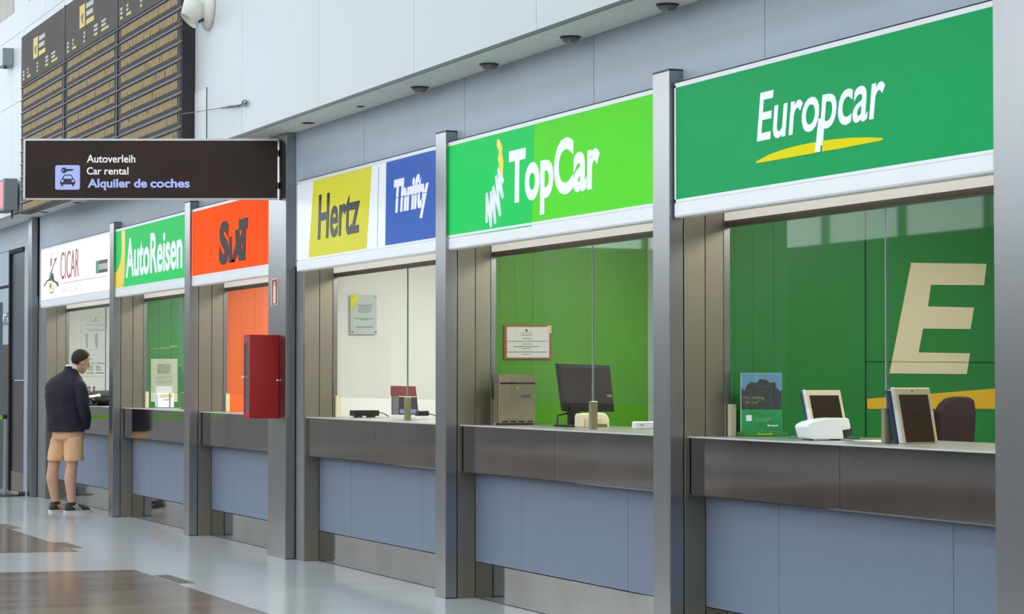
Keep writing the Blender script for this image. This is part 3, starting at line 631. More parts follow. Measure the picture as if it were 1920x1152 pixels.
for dx in (1110, 1500):
    u, v = FR.px(*c(dx, 1020)); add('foot', G().box(FR.P(u, 0).x - .008, FR.P(u, 0).x + .008, Y - .04, Y + .04, ZC - .001, FR.P(u, v).z), DARKG, t)
# display and chair behind
t = stand('customer_display', 'tall cream-framed dark display leaning on the near counter beside the glass joint', 'display', 9.35)
Y = 9.42; o = atY(1693, 830, Y)
fr = Frame((o.x, Y, ZC), (1, 0, 0), (0, .10, 1)); sh = -.115
plate('frame', fr, q(0, .190, 0, .258), CREAM, t, -.012, 0, .003)
plate('frame_edge', fr, q(-.014, .002, 0, .26), WHITEO, t, -.012, .003, .002)
plate('screen', fr, q(.018, .172, .006, .226), mat('screen_dark', (56, 38, 30), .2, 0, .15, 5), t, 0, .0025)
plate('camera_dot', fr, ell(.065, .243, .004, .004, 10), DARKG, t, 0, .001)
plate('back_shell', fr, q(-.032, .18, .0, .25), mat('shell_navy', (44, 58, 80), .4), t, -.035, -.012, .004)
t = thing('office_chair', 'dark backrest of an office chair behind the near counter', 'chair', (6.6, 10.1, 0))
Y = 10.3; FR = FY(Y); c = crop(1240, 350, 2.259)
CH = mat('chair_fabric', (52, 34, 36), .85, 0, .08, 20)
g = G(); g.prism([FR.P(*FR.px(*c(*p)), -.03) for p in ((1165, 955), (1185, 920), (1210, 897), (1245, 890), (1295, 892), (1315, 905), (1322, 960), (1315, 1095), (1170, 1090))], FR.w * .06); bk = add('backrest', g, CH, t, .012, 2)
xc = bk and FR.P(*FR.px(*c(1245, 1000))).x
add('seat', G().box(xc - .22, xc + .22, Y - .45, Y - .02, .60, .67), CH, t, .02, 2); add('back_bar', G().box(xc - .03, xc + .03, Y + .02, Y + .05, .6, 1.15), DARKG, t); add('post', G().cyl((xc, Y - .22, .08), (xc, Y - .22, .60), .03), DARKG, t)
for k in range(5): a = 2 * math.pi * k / 5; add('base_arm', G().tube([(xc, Y - .22, .09), (xc + .27 * math.cos(a), Y - .22 + .27 * math.sin(a), .05)], [.025, .018], 8), DARKG, t)
for k in range(5): a = 2 * math.pi * k / 5; add('caster', G().tube([(xc + .27 * math.cos(a) - .015, Y - .22 + .27 * math.sin(a), .027), (xc + .27 * math.cos(a) + .015, Y - .22 + .27 * math.sin(a), .027)], .027, 10), BLACK, t)
t = stand('paper_sheet', 'loose sheet of paper lying on the near counter', 'paper', 9.95)
add('sheet', G().box(5.85, 6.05, 9.75, 10.0, ZC - .001, ZC + .001), PAPER, t)

# --- bright green booth
FT = FY(14.363); c = crop(910, 590, 4.8)
t = thing('framed_notice', 'framed certificate with a red-brown border on the bright green wall', 'notice', (5.95, 14.36, 1.54))
pxplate('frame', FT, [(165, 98), (585, 98), (585, 402), (165, 402)], c, mat('frame_redbrown', (176, 84, 62), .5), t, 0, .012)
pxplate('sheet', FT, [(188, 113), (567, 113), (567, 388), (188, 388)], c, PAPER, t, .010, .013)
pxplate('corner_tag', FT, [(553, 100), (587, 100), (587, 170), (553, 165)], c, CREAM, t, .012, .014)
pxplate('crest', FT, ell(364, 145, 9, 13, 12), c, DARKG, t, .012, .0142)
INK = mat('ink_grey', (120, 120, 120), .6); INKD = mat('ink_dark', (80, 80, 80), .6)
for y_, x0_, x1_, m_ in ((167, 320, 408, INK), (186, 310, 415, INK), (216, 330, 398, INKD), (241, 190, 550, INKD), (266, 318, 415, INK), (289, 248, 475, INKD), (309, 320, 400, INK), (338, 190, 545, INKD), (362, 325, 405, INK)):
    pxplate('print_line', FT, [(x0_, y_ - 2.5), (x1_, y_ - 2.5), (x1_, y_ + 2.5), (x0_, y_ + 2.5)], c, m_, t, .012, .0138)
Y = 14.12; FR = FY(Y)
t = stand('letter_box', 'upright stainless steel letter box on the counter in the bright green booth', 'letter box', Y)
LB = mat('letterbox_steel', (176, 164, 140), .38, .85, .06, 4)
u0, v0 = FR.px(*c(128, 985)); u1, v1 = FR.px(*c(452, 545)); zt = v1
add('body', G().box(u0, u1, Y, Y + .10, ZC + .012, zt), LB, t, .003)
add('lid', G().box(u0 - .004, u1 + .004, Y - .012, Y + .102, zt - .05, zt + .004), LB, t, .004)
add('lid_gap', G().box(u0 + .004, u1 - .004, Y - .002, Y + .002, zt - .058, zt - .05), GAP, t)
dr = add('door', G().box(u0 + .012, u1 - .012, Y - .008, Y + .001, ZC + .03, zt - .062), LB, t, .002)
um = u0 + (u1 - u0) * .48; add('lock', G().cyl((um, Y - .008, zt - .085), (um, Y - .016, zt - .085), .009), ALU, dr)
add('name_plate', G().box(u0 + (u1 - u0) * .58, u0 + (u1 - u0) * .84, Y - .011, Y - .007, zt - .145, zt - .128), INKD, dr)
for k in range(4): add('vent_slot', G().box(u0 + .02 + k * .058, u0 + .055 + k * .058, Y - .004, Y + .002, ZC + .018, ZC + .026), GAP, t)
add('foot', G().box(u0 + .01, u1 - .01, Y + .01, Y + .09, ZC - .001, ZC + .012), DARKG, t)
Y = 13.55; FR = FY(Y)
t = stand('monitor', 'black flat monitor tilted on a stand in the bright green booth', 'monitor', Y)
def mq(pts, w0, w1, m, n, par, bev=0.0):
    g = G(); g.prism([FR.P(u_, max(v_, ZC), w0) for u_, v_ in (FR.px(*c(*p)) for p in pts)], FR.w * (w1 - w0)); return add(n, g, m, par, bev)
mq([(645, 442), (1122, 460), (1165, 878), (700, 872)], -.035, 0, BLACK, 'case', t, .004)
mq([(672, 475), (1108, 486), (1140, 805), (718, 800)], 0, .002, mat('screen_off', (50, 38, 34), .15, 0, .4, 4), 'screen', t)
mq([(655, 455), (1118, 472), (1119, 484), (660, 470)], 0, .0025, DARKG, 'top_bezel', t)
mq([(1090, 720), (1138, 722), (1139, 745), (1094, 742)], .002, .003, INK, 'label', t)
u0, v0 = FR.px(*c(755, 860)); u1, v1 = FR.px(*c(845, 860))
add('neck', G().box(u0, u1, Y - .01, Y + .03, ZC + .012, v0 + .03), BLACK, t); add('foot', G().box(u0 - .07, u1 + .07, Y - .09, Y + .09, ZC + .0005, ZC + .012), BLACK, t, .004)
g = G(); g.tube([(u0 + .0, Y + .02, v0 - .02), (u0 - .06, Y + .04, ZC + .07), (u0 - .07, Y + .03, ZC + .005)], .006, 6); add('cable', g, BLACK, t)
Y = 13.3; FR = FY(Y)
t = stand('label_printer', 'small beige printer with rounded top behind the glass clip', 'printer', Y)
mq([(848, 1044), (848, 915), (860, 893), (1060, 885), (1095, 900), (1118, 945), (1118, 1044)], -.08, .0, CREAM, 'body', t, .006)
mq([(895, 1040), (895, 935), (1050, 932), (1050, 1040)], 0, .006, mat('beige_dark', (206, 188, 150), .5), 'front', t, .002)
mq([(1005, 985), (1092, 985), (1092, 1022), (1005, 1022)], .0, .008, mat('olive_label', (110, 110, 60), .5), 'label', t)
Y = 12.75; FR = FY(Y)
t = stand('white_box', 'white box-shaped device half hidden by the pillar in the bright green booth', 'device', Y)
mq([(1355, 1058), (1355, 975), (1365, 965), (1560, 965), (1560, 1058)], -.06, 0, WHITEO, 'body', t, .004); mq([(1395, 992), (1425, 992), (1425, 1000), (1395, 1000)], 0, .002, INK, 'label', t)

# --- off-white booth
FW = FY(17.713); c = crop(620, 530, 4.27)
t = thing('acrylic_plaque', 'clear acrylic notice plaque with a yellow corner on the off-white wall', 'plaque', (6.02, 17.71, 1.77))
pxplate('sheet', FW, [(150, 102), (360, 102), (362, 415), (152, 415)], c, mat('acrylic', (196, 206, 204), .2), t, .015, .021)
pxplate('yellow_corner', FW, [(152, 104), (232, 104), (154, 226)], c, S_H, t, .021, .0225)
for x, y in ((170, 118), (354, 118), (168, 396), (354, 398)):
    u, v = FW.px(*c(x, y)); add('standoff', G().cyl(FW.P(u, v, 0), FW.P(u, v, .026), .009, n=12), STEELD, t)
for y_, x0_, x1_ in ((183, 208, 330), (196, 222, 318), (210, 218, 322), (224, 212, 322), (237, 216, 312), (290, 185, 340), (300, 230, 300), (357, 196, 336)):
    pxplate('print_line', FW, [(x0_, y_ - 2.5), (x1_, y_ - 2.5), (x1_, y_ + 2.5), (x0_, y_ + 2.5)], c, INK if y_ < 350 else INKD, t, .021, .0222)
Y = 17.35; FR = FY(Y)
def mq2(pts, w0, w1, m, n, par, bev=0.0): return mq(pts, w0, w1, m, n, par, bev)
t = stand('router', 'low black network box on the counter in the off-white booth', 'router', Y)
u0, v0 = FR.px(*c(170, 1048)); u1, v1 = FR.px(*c(370, 1012))
add('body', G().box(u0, u1, Y - .06, Y + .06, ZC + .012, ZC + .055), BLACK, t, .004)
for k in (0, 1): add('foot', G().box(u0 + .03 + k * (u1 - u0 - .10), u0 + .07 + k * (u1 - u0 - .10), Y - .05, Y + .05, ZC - .001, ZC + .012), DARKG, t)
g = G(); g.tube([(u1, Y, ZC + .04), (u1 + .05, Y - .02, ZC + .03), (u1 + .09, Y - .02, ZC + .006)], .004, 6); add('cable', g, BLACK, t)
Y = 16.7; FR = FY(Y)
t = stand('leaflet_holder', 'red and grey leaflet holder behind the glass joint in the off-white booth', 'leaflet holder', Y)
mq([(500, 1060), (500, 905), (545, 905), (545, 1060)], -.04, 0, mat('holder_grey', (104, 108, 112), .4), 'side', t)
mq([(497, 908), (497, 828), (680, 832), (690, 912)], -.05, 0, mat('holder_red', (128, 40, 44), .4, 0, .2, 9), 'red_card', t)
mq([(548, 1060), (548, 916), (695, 918), (708, 1060)], -.05, -.01, DARKG, 'pocket', t)
mq([(552, 1050), (552, 1014), (690, 1018), (690, 1050)], -.01, .004, mat('holder_blue', (110, 130, 170), .4), 'blue_card', t)
Y = 16.45; FR = FY(Y)
t = stand('desk_terminal', 'small black terminal beside the leaflet holder', 'terminal', Y)
mq([(690, 1070), (700, 1028), (780, 1025), (782, 1068)], -.05, .02, BLACK, 'body', t, .004); u, v = FR.px(*c(785, 1050)); add('cable', G().tube([FR.P(u, v), FR.P(u + .04, v - .01), FR.P(u + .07, v - .03)], .004, 6), BLACK, t)

# --- orange booth: brighter strip below
# --- green booth with pale poster
FA5 = FY(24.073); c = crop(200, 520, 4.114)
t = thing('wall_poster', 'pale poster on the green booth wall behind the leaflet rack', 'poster', (5.9, 24.07, 1.15))
pxplate('sheet', FA5, [(340, 630), (545, 630), (545, 962), (340, 962)], c, mat('poster_pale', (206, 212, 190), .6, 0, .04, 5), t, 0, .006)
pxplate('picture', FA5, [(390, 672), (488, 668), (488, 745), (390, 748)], c, mat('poster_figure', (160, 170, 150), .6, 0, .25, 30), t, .006, .007)
for k, y_ in enumerate((765, 775, 795, 808, 820)): pxplate('print_line', FA5, [(375, y_), (510, y_ - 4), (510, y_ - 1), (375, y_ + 3)], c, INK if k % 2 else mat('ink_pale', (170, 176, 160), .6), t, .006, .007)
pxplate('gold_mark', FA5, [(345, 548), (480, 540), (490, 527), (552, 525), (545, 540), (500, 548), (400, 556), (345, 556)], c, mat('gold_print', (150, 170, 70), .5), WALLS[4], 0, .003)
Y = 23.7; FR = FY(Y)
t = stand('leaflet_rack', 'white leaflet rack with a printed card under the green and yellow sign', 'leaflet rack', Y)
mq([(378, 1004), (378, 842), (508, 842), (508, 1004)], -.03, 0, WHITEO, 'back', t, .002)
mq([(390, 1004), (390, 897), (514, 895), (514, 1004)], 0, .03, WHITEO, 'pocket', t, .002)
mq([(400, 930), (400, 912), (425, 905), (505, 905), (505, 930)], .03, .032, mat('card_gold', (214, 196, 140), .5), 'card_print', t); mq([(430, 945), (485, 942), (485, 948), (430, 950)], .03, .032, INK, 'print_line', t)
mq([(478, 1002), (478, 895), (484, 895), (484, 1002)], .03, .034, DARKG, 'divider', t)

# --- white booth in front of the man: printed notices
FC6 = FY(28.013); c = crop(80, 560, 5.236)
t = thing('notice_sheet', 'white printed notice sheet above the man on the white booth wall', 'notice', (5.95, 28.0, 1.9))
pxplate('sheet', FC6, [(380, 175), (640, 175), (640, 505), (380, 505)], c, mat('notice_white', (222, 228, 224), .6), t, 0, .004)
for y_, x0_, x1_ in ((215, 470, 560), (258, 420, 620), (300, 425, 625), (312, 440, 610)): pxplate('print_line', FC6, [(x0_, y_), (x1_, y_), (x1_, y_ + 7), (x0_, y_ + 7)], c, mat('ink_pale2', (176, 184, 184), .6), t, .004, .005)
pxplate('mark', FC6, [(510, 200), (528, 186), (530, 192), (516, 206)], c, INKD, t, .004, .005)
for x_ in (435, 530): pxplate('figure', FC6, [(x_ - 20, 350), (x_ + 12, 340), (x_ + 8, 480), (x_ - 10, 490)], c, mat('ink_pale2', (176, 184, 184), .6), t, .004, .005)
t = thing('notice_sheet', 'white printed notice sheet in front of the man\'s face', 'notice', (5.95, 28.0, 1.45))
pxplate('sheet', FC6, [(395, 545), (640, 545), (640, 765), (395, 765)], c, mat('notice_white', (222, 228, 224), .6), t, 0, .004)
for y_, x0_, x1_, m_ in ((632, 455, 520, INK), (632, 528, 610, INK), (660, 455, 500, INK), (660, 522, 560, INK), (678, 450, 490, INK), (678, 520, 575, INK), (697, 445, 495, INK), (697, 520, 578, INK), (728, 430, 500, INKD), (728, 520, 600, INKD)):
    pxplate('print_line', FC6, [(x0_, y_), (x1_, y_), (x1_, y_ + 8), (x0_, y_ + 8)], c, m_, t, .004, .005)
pxplate('print_line', FC6, [(455, 588), (462, 584), (492, 600), (486, 604)], c, INK, t, .004, .005)
Y = 27.2; FR = FY(Y)
for k, (x0_, x1_, ya, yb, m_, lab) in enumerate(((385, 430, 845, 925, mat('brochure_red', (150, 110, 110), .5), 'reddish brochure standing on the counter before the man'), (425, 470, 860, 925, mat('brochure_grey', (90, 100, 100), .5), 'grey brochure standing on the counter before the man'), (495, 515, 860, 925, DARKG, 'dark pen holder standing behind the black bag'))):
    t = stand('brochure' if k < 2 else 'pen_holder', lab, 'brochure' if k < 2 else 'pen holder', Y)
    yb = 1041
    mq([(x0_, yb), (x0_, ya + 12), (x1_, ya), (x1_, yb)], -.02, 0, m_, 'body', t, .002); mq([(x0_ + 4, ya + 30), (x1_ - 4, ya + 28), (x1_ - 4, ya + 34), (x0_ + 4, ya + 36)], 0, .002, PAPER, 'label', t)

# ================================================================== THE MAN
BY = 25.1; BX = atY(125, 830, BY).x
t = thing('person', 'man in dark navy jacket and sand shorts standing at the farthest counter', 'person', (BX, BY, 0))
O = Vector((BX, BY, 0)); MA = math.radians(45)
SKIN = mat('skin', (206, 160, 134), .55, 0, .05, 12); NAVY = mat('navy_jacket', (30, 28, 44), .8, 0, .12, 9, bump=.3)
SAND = mat('sand_cotton', (222, 176, 134), .85, 0, .05, 10, bump=.3); HAIRM = mat('brown_hair', (44, 32, 25), .7, 0, .25, 60)
def evald(ob):
    dg = bpy.context.evaluated_depsgraph_get(); dg.update(); ev = ob.evaluated_get(dg); me = ev.to_mesh()
    v = [tuple(ob.matrix_world @ p.co) for p in me.vertices]; f = [tuple(p.vertices) for p in me.polygons]; ev.to_mesh_clear(); return v, f
def ball(cn, rx, ry, rz, rot=None, n=3):
    bm = bmesh.new(); bmesh.ops.create_icosphere(bm, subdivisions=n, radius=1)
    M = rot or Matrix.Identity(3); vs = [Vector(cn) + M @ Vector((p.co.x * rx, p.co.y * ry, p.co.z * rz)) for p in bm.verts]
    fs = [tuple(q.index for q in p.verts) for p in bm.faces]; bm.free(); return vs, fs
J = {}; V = []; R_ = []; E_ = []
def j(n, p, r, par=None):
    J[n] = len(V); V.append(p); R_.append(r)
    if par: E_.append((J[par], J[n]))
j('pelvis', (.02, 0, .90), (.13, .10)); j('spine', (-.02, 0, 1.10), (.13, .10), 'pelvis'); j('chest', (-.03, 0, 1.30), (.15, .11), 'spine')
j('neck', (.05, .0, 1.47), .058, 'chest'); j('skull', (.11, .0, 1.56), .055, 'neck')
for s, sh_, el, wr_, ha in (('r', (.07, -.11, 1.37), (.13, -.19, 1.13), (.165, -.10, .92), (.14, -.08, .85)), ('l', (-.10, .11, 1.37), (-.02, .27, 1.18), (.19, .20, 1.21), (.25, .18, 1.22))):
    j('sh' + s, sh_, .045, 'chest'); j('el' + s, el, .044, 'sh' + s); j('wr' + s, wr_, .028, 'el' + s); j('ha' + s, ha, (.040, .018), 'wr' + s)
for s, hp_, kn, cf, an, to in (('r', (.075, -.075, .88), (.035, -.11, .50), (.015, -.115, .36), (.035, -.12, .09), (.12, -.11, .04)), ('l', (-.04, .075, .88), (-.12, .09, .50), (-.135, .09, .36), (-.09, .10, .09), (.0, .12, .04))):
    j('hp' + s, hp_, .085, 'pelvis'); j('kn' + s, kn, .059, 'hp' + s); j('cf' + s, cf, .064, 'kn' + s); j('an' + s, an, .040, 'cf' + s); j('to' + s, to, .034, 'an' + s)
gb = G()
def rad(i): return R_[i] if not isinstance(R_[i], tuple) else sum(R_[i]) / 2
for a_, b_ in E_:                      # tapering limbs and rounded joints, fused into one surface below
    pa, pb, ra, rb = O + Vector(V[a_]), O + Vector(V[b_]), rad(a_), rad(b_)
    gb.tube([pa.lerp(pb, k / 4) for k in range(5)], [ra + (rb - ra) * k / 4 for k in range(5)], 16)
for i in range(len(V)): v_, f_ = ball(O + Vector(V[i]), rad(i), rad(i), rad(i), None, 2); gb.add(v_, f_)
def chain(pts, rr):
    gb.tube([O + p for p in pts], rr, 10)
    for p, q_ in zip(pts, rr): v_, f_ = ball(O + p, q_, q_, q_, None, 2); gb.add(v_, f_)
# fingers of both hands: short chains rooted in the palm
for s, fw, sd in (('r', Vector((.2, .35, -.9)).normalized(), Vector((.9, -.35, 0)).normalized()), ('l', Vector((.95, -.2, .05)).normalized(), Vector((.15, .9, .2)).normalized())):
    h = Vector(V[J['ha' + s]]); dn = fw.cross(sd).normalized()
    if dn.z > 0: dn = -dn
    for k, ln in enumerate((.062, .075, .080, .070)):
        o_ = h + sd * (.027 - k * .018); pts = [o_, o_ + fw * ln * .5 + dn * .004, o_ + fw * ln * .85 + dn * .018, o_ + fw * ln + dn * .034]
        chain(pts, [.010, .009, .0085, .007])
    o_ = h - fw * .03 - sd * .03; pts = [o_, o_ - sd * .03 + fw * .02 + dn * .01, o_ - sd * .035 + fw * .055 + dn * .02]
    chain(pts, [.012, .010, .008])
# head: local x = face direction, tilted down, turned to the counter
HR = Matrix.Rotation(math.radians(12), 3, 'Z') @ Matrix.Rotation(math.radians(24), 3, 'Y'); HCN = O + Vector((.148, .0, 1.605))
def hl(x, y, z): return HCN + HR @ Vector((x, y, z))
def hb(x, y, z, a, b, c_, n=3): v_, f_ = ball(hl(x, y, z), a, b, c_, HR, n); gb.add(v_, f_)
hb(-.012, 0, .022, .100, .076, .096); hb(.028, 0, -.035, .068, .060, .085); hb(.06, 0, -.095, .030, .030, .026)   # skull, face, chin
hb(.096, 0, -.020, .018, .013, .030, 2); hb(.104, 0, -.034, .014, .016, .011, 2)                                  # nose
hb(.082, 0, .012, .016, .050, .012, 2); hb(.086, 0, -.066, .012, .024, .008, 2); hb(.084, 0, -.078, .012, .021, .008, 2)  # brow, lips
for s in (-1, 1): hb(-.008, .074 * s, -.018, .019, .010, .032, 2)                                                 # ears
me = bpy.data.meshes.new('bm_'); me.from_pydata([tuple(p) for p in gb.v], [], gb.f); ob = bpy.data.objects.new('bm_', me); COL.objects.link(ob)
bm = bmesh.new(); bm.from_mesh(me); bmesh.ops.recalc_face_normals(bm, faces=bm.faces); bm.to_mesh(me); bm.free()
rm = ob.modifiers.new('r', 'REMESH'); rm.mode = 'VOXEL'; rm.voxel_size = .0065; sm = ob.modifiers.new('s', 'SMOOTH'); sm.iterations = 2; sm.factor = .5
v_, f_ = evald(ob); bpy.data.objects.remove(ob)
g = G(); g.add(v_, f_); body = add('body', g, SKIN, t, smooth=True)
for s in (-1, 1):
    v_, f_ = ball(hl(.083, .030 * s, -.006), .010, .012, .008, HR, 2); g = G(); g.add(v_, f_); add('eye', g, mat('eye_dark', (50, 40, 36), .2), t)
# hair: shell over the skull with a hairline
v_, f_ = ball((0, 0, 0), 1, 1, 1, None, 4); g = G(); keep = []
for q_ in f_:
    cx = sum((v_[i] for i in q_), Vector()) / 3
    line = -.78 if cx.x < -.25 else (-.42 if cx.x < .12 else -.10 + cx.x * .85)
    if cx.z > line and not (cx.x > .35 and cx.z < .45 + cx.x * .42): keep.append(q_)
used = sorted({i for q_ in keep for i in q_}); mp_ = {i: k for k, i in enumerate(used)}
g.add([hl(-.012 + v_[i].x * .106, v_[i].y * .083, .022 + v_[i].z * .104) for i in used], [tuple(mp_[i] for i in q_) for q_ in keep])
ho = add('hair', g, HAIRM, t, smooth=True); so = ho.modifiers.new('s', 'SOLIDIFY'); so.thickness = .014; so.offset = -1
# jacket
def ering(cx, cy, z, a, b, ang=MA, n=28, wob=0.0, tilt=0.0):
    out = []
    for k in range(n):
        q_ = 2 * math.pi * k / n; lx = b * math.cos(q_); ly = a * math.sin(q_)
        w_ = 1 + wob * math.sin(3 * q_ + z * 21) + wob * .6 * math.sin(5 * q_ - z * 13)
        x = cx + (lx * math.cos(ang) - ly * math.sin(ang)) * w_; y = cy + (lx * math.sin(ang) + ly * math.cos(ang)) * w_
        out.append(O + Vector((x, y, z + tilt * lx)))
    return out
g = G(); g.rings([ering(.0, 0, .862, .200, .158), ering(.0, 0, .850, .212, .170, wob=.01), ering(-.002, 0, .90, .216, .172, wob=.012), ering(-.01, 0, 1.0, .214, .168, wob=.016), ering(-.018, 0, 1.10, .216, .166, wob=.016), ering(-.026, 0, 1.2, .222, .165, wob=.014),
    ering(-.03, 0, 1.30, .226, .158, wob=.01), ering(-.024, 0, 1.37, .216, .146), ering(-.008, 0, 1.425, .180, .126), ering(.018, 0, 1.465, .120, .102), ering(.042, 0, 1.50, .078, .080), ering(.05, 0, 1.54, .075, .079, tilt=-.25), ering(.05, 0, 1.535, .070, .074, tilt=-.25)])
jk = add('jacket', g, NAVY, t, smooth=True)
def sleeve(pts, rr): 
    P = [Vector(p) for p in pts]; n = 16; rg = []
    for i, p in enumerate(P):
        d_ = (P[min(i + 1, len(P) - 1)] - P[max(i - 1, 0)]).normalized(); a_ = d_.cross(Vector((0, 1, .1))).normalized(); b_ = d_.cross(a_)
        rg.append([O + p + (a_ * math.cos(2 * math.pi * k / n) + b_ * math.sin(2 * math.pi * k / n)) * rr[i] * (1 + .05 * math.sin(i * 2.3 + k)) for k in range(n)])
    g = G(); g.rings(rg); return add('sleeve', g, NAVY, jk, smooth=True)
sleeve([(.05, -.08, 1.37), (.085, -.13, 1.365), (.115, -.165, 1.30), (.125, -.18, 1.20), (.13, -.19, 1.13), (.15, -.17, 1.05), (.17, -.13, .97), (.175, -.11, .91), (.175, -.10, .875)], [.06, .078, .082, .078, .074, .070, .064, .058, .050])
sleeve([(-.08, .08, 1.37), (-.115, .14, 1.36), (-.09, .20, 1.29), (-.02, .27, 1.18), (.05, .25, 1.185), (.13, .22, 1.20), (.17, .205, 1.207)], [.06, .076, .078, .072, .064, .056, .048])
g = G(); g.rings([ering(.05, 0, 1.50, .070, .074, tilt=-.25), ering(.053, 0, 1.546, .0685, .0725, tilt=-.28), ering(.054, 0, 1.548, .064, .067, tilt=-.28), ering(.05, 0, 1.50, .060, .064, tilt=-.25)]); add('shirt_collar', g, PAPER, t, smooth=True)
# shorts
g = G()
g.rings([ering(.012, 0, .94, .17, .13), ering(.015, 0, .88, .178, .142), ering(.015, 0, .80, .182, .15, wob=.012), ering(.015, 0, .745, .170, .138)])
for cx, cy, hx, hy in ((.055, -.085, .055, -.105), (-.055, .08, -.085, .09)):
    g.rings([ering(cx, cy, .82, .098, .098), ering(cx, cy, .74, .106, .106, wob=.02), ering((cx + hx) / 2, (cy + hy) / 2, .64, .104, .106, wob=.025), ering(hx, hy, .553, .104, .108, wob=.025), ering(hx, hy, .545, .100, .104, wob=.025), ering(hx, hy, .56, .094, .098)])
shorts = add('shorts', g, SAND, t, smooth=True)
cl = bpy.data.textures.new('cloth_folds', 'CLOUDS'); cl.noise_scale = .11
for o_ in [jk, shorts] + list(jk.children):
    o_.modifiers.new('s', 'SUBSURF').levels = 2; o_.modifiers['s'].render_levels = 2
    dm = o_.modifiers.new('d', 'DISPLACE'); dm.texture = cl; dm.strength = .022; dm.mid_level = .55; dm.texture_coords = 'GLOBAL'
# socks and shoes
def shoe(ax, ay, ang, lab):
    fwd = Vector((math.cos(ang), math.sin(ang), 0)); sd = Vector((-fwd.y, fwd.x, 0)); b0 = O + Vector((ax, ay, 0))
    def sec(x, w, h, z0_, n=16): return [b0 + fwd * x + sd * (w * math.cos(2 * math.pi * k / n)) + Vector((0, 0, z0_ + max(0.0, h * (.5 + .5 * math.sin(2 * math.pi * k / n))))) for k in range(n)]
    so_ = [(-.086, .024), (-.078, .034), (-.03, .038), (.03, .038), (.10, .047), (.165, .046), (.20, .034), (.222, .014)]
    g = G(); top = [b0 + fwd * x + sd * w for x, w in so_] + [b0 + fwd * x - sd * w for x, w in reversed(so_)]; g.prism(top, (0, 0, .026)); sh2 = add('shoe', g, mat('shoe_sole', (206, 204, 196), .6), t)
    g = G(); g.rings([sec(-.075, .020, .05, .024), sec(-.06, .030, .085, .024), sec(-.02, .033, .092, .024), sec(.03, .033, .085, .024), sec(.08, .037, .066, .024), sec(.13, .040, .05, .024), sec(.175, .033, .036, .024), sec(.198, .014, .022, .024)]); up = add('upper', g, mat('shoe_dark', (66, 66, 68), .8, 0, .15, 20), sh2, smooth=True)
    for s in (-1, 1):
        pts = [b0 + fwd * x + sd * s * w + Vector((0, 0, z)) for x, w, z in ((.02, .0345, .03), (.08, .0405, .03), (.065, .034, .075), (.03, .034, .082))]; g = G(); g.prism(pts, sd * s * .003); add('side_patch', g, mat('shoe_patch', (128, 136, 140), .7), sh2)
    g = G(); g.tube([b0 + fwd * .055 + sd * y + Vector((0, 0, .086)) for y in (-.02, 0, .02)], .004, 6); add('laces', g, PAPER, sh2)
    g = G(); g.rings([[b0 + Vector((.045 * math.cos(2 * math.pi * k / 14), .045 * math.sin(2 * math.pi * k / 14), z)) for k in range(14)] for z in (.08, .112)], True, False); add('sock', g, BLACK, t, smooth=True)
shoe(.035, -.12, math.radians(10), 'r'); shoe(-.09, .10, math.radians(24), 'l')
# paper in the left hand
hw = O + Vector((.30, .17, 1.225)); tp = thing('paper_sheet', 'folded white papers held in the man\'s hand above the counter', 'paper', tuple(hw))
for k in range(2):
    a = Vector((.10, .02, .02 - .015 * k)); b = Vector((.02, .11, .01)); n_ = a.cross(b).normalized(); g = G(); g.prism([hw - a - b + n_ * .003 * k, hw + a - b + n_ * .003 * k, hw + a + b + n_ * .003 * k, hw - a + b + n_ * .003 * k], n_ * .0015); add('sheet', g, PAPER, tp)
# bag on the counter
yb_ = atX(180, 750, 5.62).y
t = thing('backpack', 'black backpack lying on the counter beside the man, straps hanging down', 'bag', (5.62, yb_, ZC))
BAG = mat('bag_nylon', (34, 26, 28), .7, 0, .2, 14, bump=.4)
def brg(x, w, h, zc_): return [Vector((x, yb_ + w * math.cos(2 * math.pi * k / 18), zc_ + h * math.sin(2 * math.pi * k / 18))) for k in range(18)]
xs0 = atY(156, 750, yb_).x
g = G(); n_ = 9
prof = [(.0, .03, .03), (.03, .10, .055), (.08, .14, .075), (.16, .15, .088), (.26, .155, .092), (.36, .15, .085), (.44, .13, .07), (.48, .08, .05)]
g.rings([[Vector((p.x, p.y, max(ZC - .0005, p.z))) for p in brg(xs0 + a_, w_, h_, ZC + .078)] for a_, w_, h_ in prof]); bo = add('body', g, BAG, t, smooth=True)
g = G(); g.rings([[Vector((p.x, p.y, max(ZC + .002, p.z))) for p in brg(xs0 + a_, w_, h_, ZC + .062)] for a_, w_, h_ in ((.06, .10, .03), (.12, .165, .05), (.26, .172, .055), (.36, .16, .045), (.40, .10, .03))]); add('front_pocket', g, BAG, t, smooth=True)
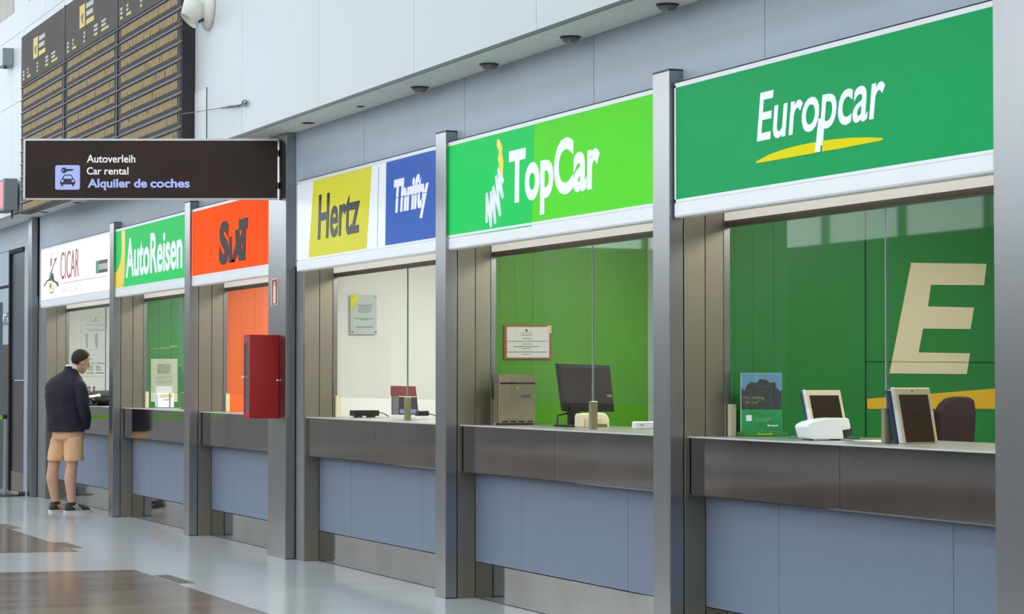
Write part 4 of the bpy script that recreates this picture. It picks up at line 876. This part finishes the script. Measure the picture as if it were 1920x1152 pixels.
for x_ in (.06, .12):
    g = G(); P = [Vector((xs0 + x_, yb_ - .13, ZC + .05)), Vector((xs0 + x_ - .01, yb_ - .17, ZC + .02)), Vector((XC - .02, yb_ - .19, ZC - .03)), Vector((XC - .025, yb_ - .15, ZC - .10)), Vector((XC - .02, yb_ - .10, ZC - .09)), Vector((XC - .015, yb_ - .08, ZC + .01)), Vector((xs0 + x_ + .02, yb_ - .07, ZC + .04))]
    g.tube(P, .013, 6); add('strap', g, BLACK, t)

# ================================================================== THE REST OF THE HALL (behind and beside the camera)
HW = mat('hall_wall', (206, 206, 204), .6, 0, .06, .6); HC_ = mat('hall_ceiling', (214, 214, 210), .7, 0, .03, .4); MUL = mat('mullion_metal', (120, 124, 126), .4, .5)
wn = struct('wall_near', 'plain wall at the end of the hall behind the camera'); add('wall_slab', G().box(-13.2, 9.2, -8.3, -8.1, 0, 9.5), HW, wn)
wf2 = struct('wall_far', 'window wall at the far end of the hall'); add('wall_slab', G().box(-13.2, 9.2, 46.0, 46.2, 0, 4.2), mat('hall_wall_end', (150, 146, 143), .6, 0, .06, .6), wf2); add('head_beam', G().box(-13.2, 9.2, 46.0, 46.2, 8.9, 9.5), HW, wf2)
for k in range(9): add('mullion', G().box(-13.0 + 2.6 * k - .06, -13.0 + 2.6 * k + .06, 46.0, 46.15, 4.2, 8.9), MUL, wf2)
wl = struct('wall_left', 'glazed window wall on the far side of the hall')
add('sill_wall', G().box(-13.2, -13.0, -8.2, 46.2, 0, 4.2), mat('hall_wall_side', (84, 80, 77), .6, 0, .06, .6), wl); add('head_beam', G().box(-13.2, -13.0, -8.2, 46.2, 9.25, 9.5), HW, wl)
for k in range(19): y = -8 + 3 * k; add('mullion', G().box(-13.15, -13.0, y - .06, y + .06, 4.2, 9.25), MUL, wl)
for z in (6.4,): add('transom', G().box(-13.14, -13.02, -8.2, 46.2, z - .05, z + .05), MUL, wl)
ch = struct('ceiling_hall', 'hall ceiling with long skylight openings')
for x0, x1 in ((-13.2, -10.5), (-7.5, -4.5), (-1.5, 1.0), (4.0, 5.3)): add('ceiling_strip', G().box(x0, x1, -8.3, 46.2, 9.5, 9.7), HC_, ch)
for k in range(10): y = -8.2 + 6 * k; add('ceiling_rib', G().box(-13.2, 5.3, y - .25, y + .25, 9.5, 9.9), HC_, ch)

for o in bpy.data.objects:
    if '_o' in o: del o['_o']
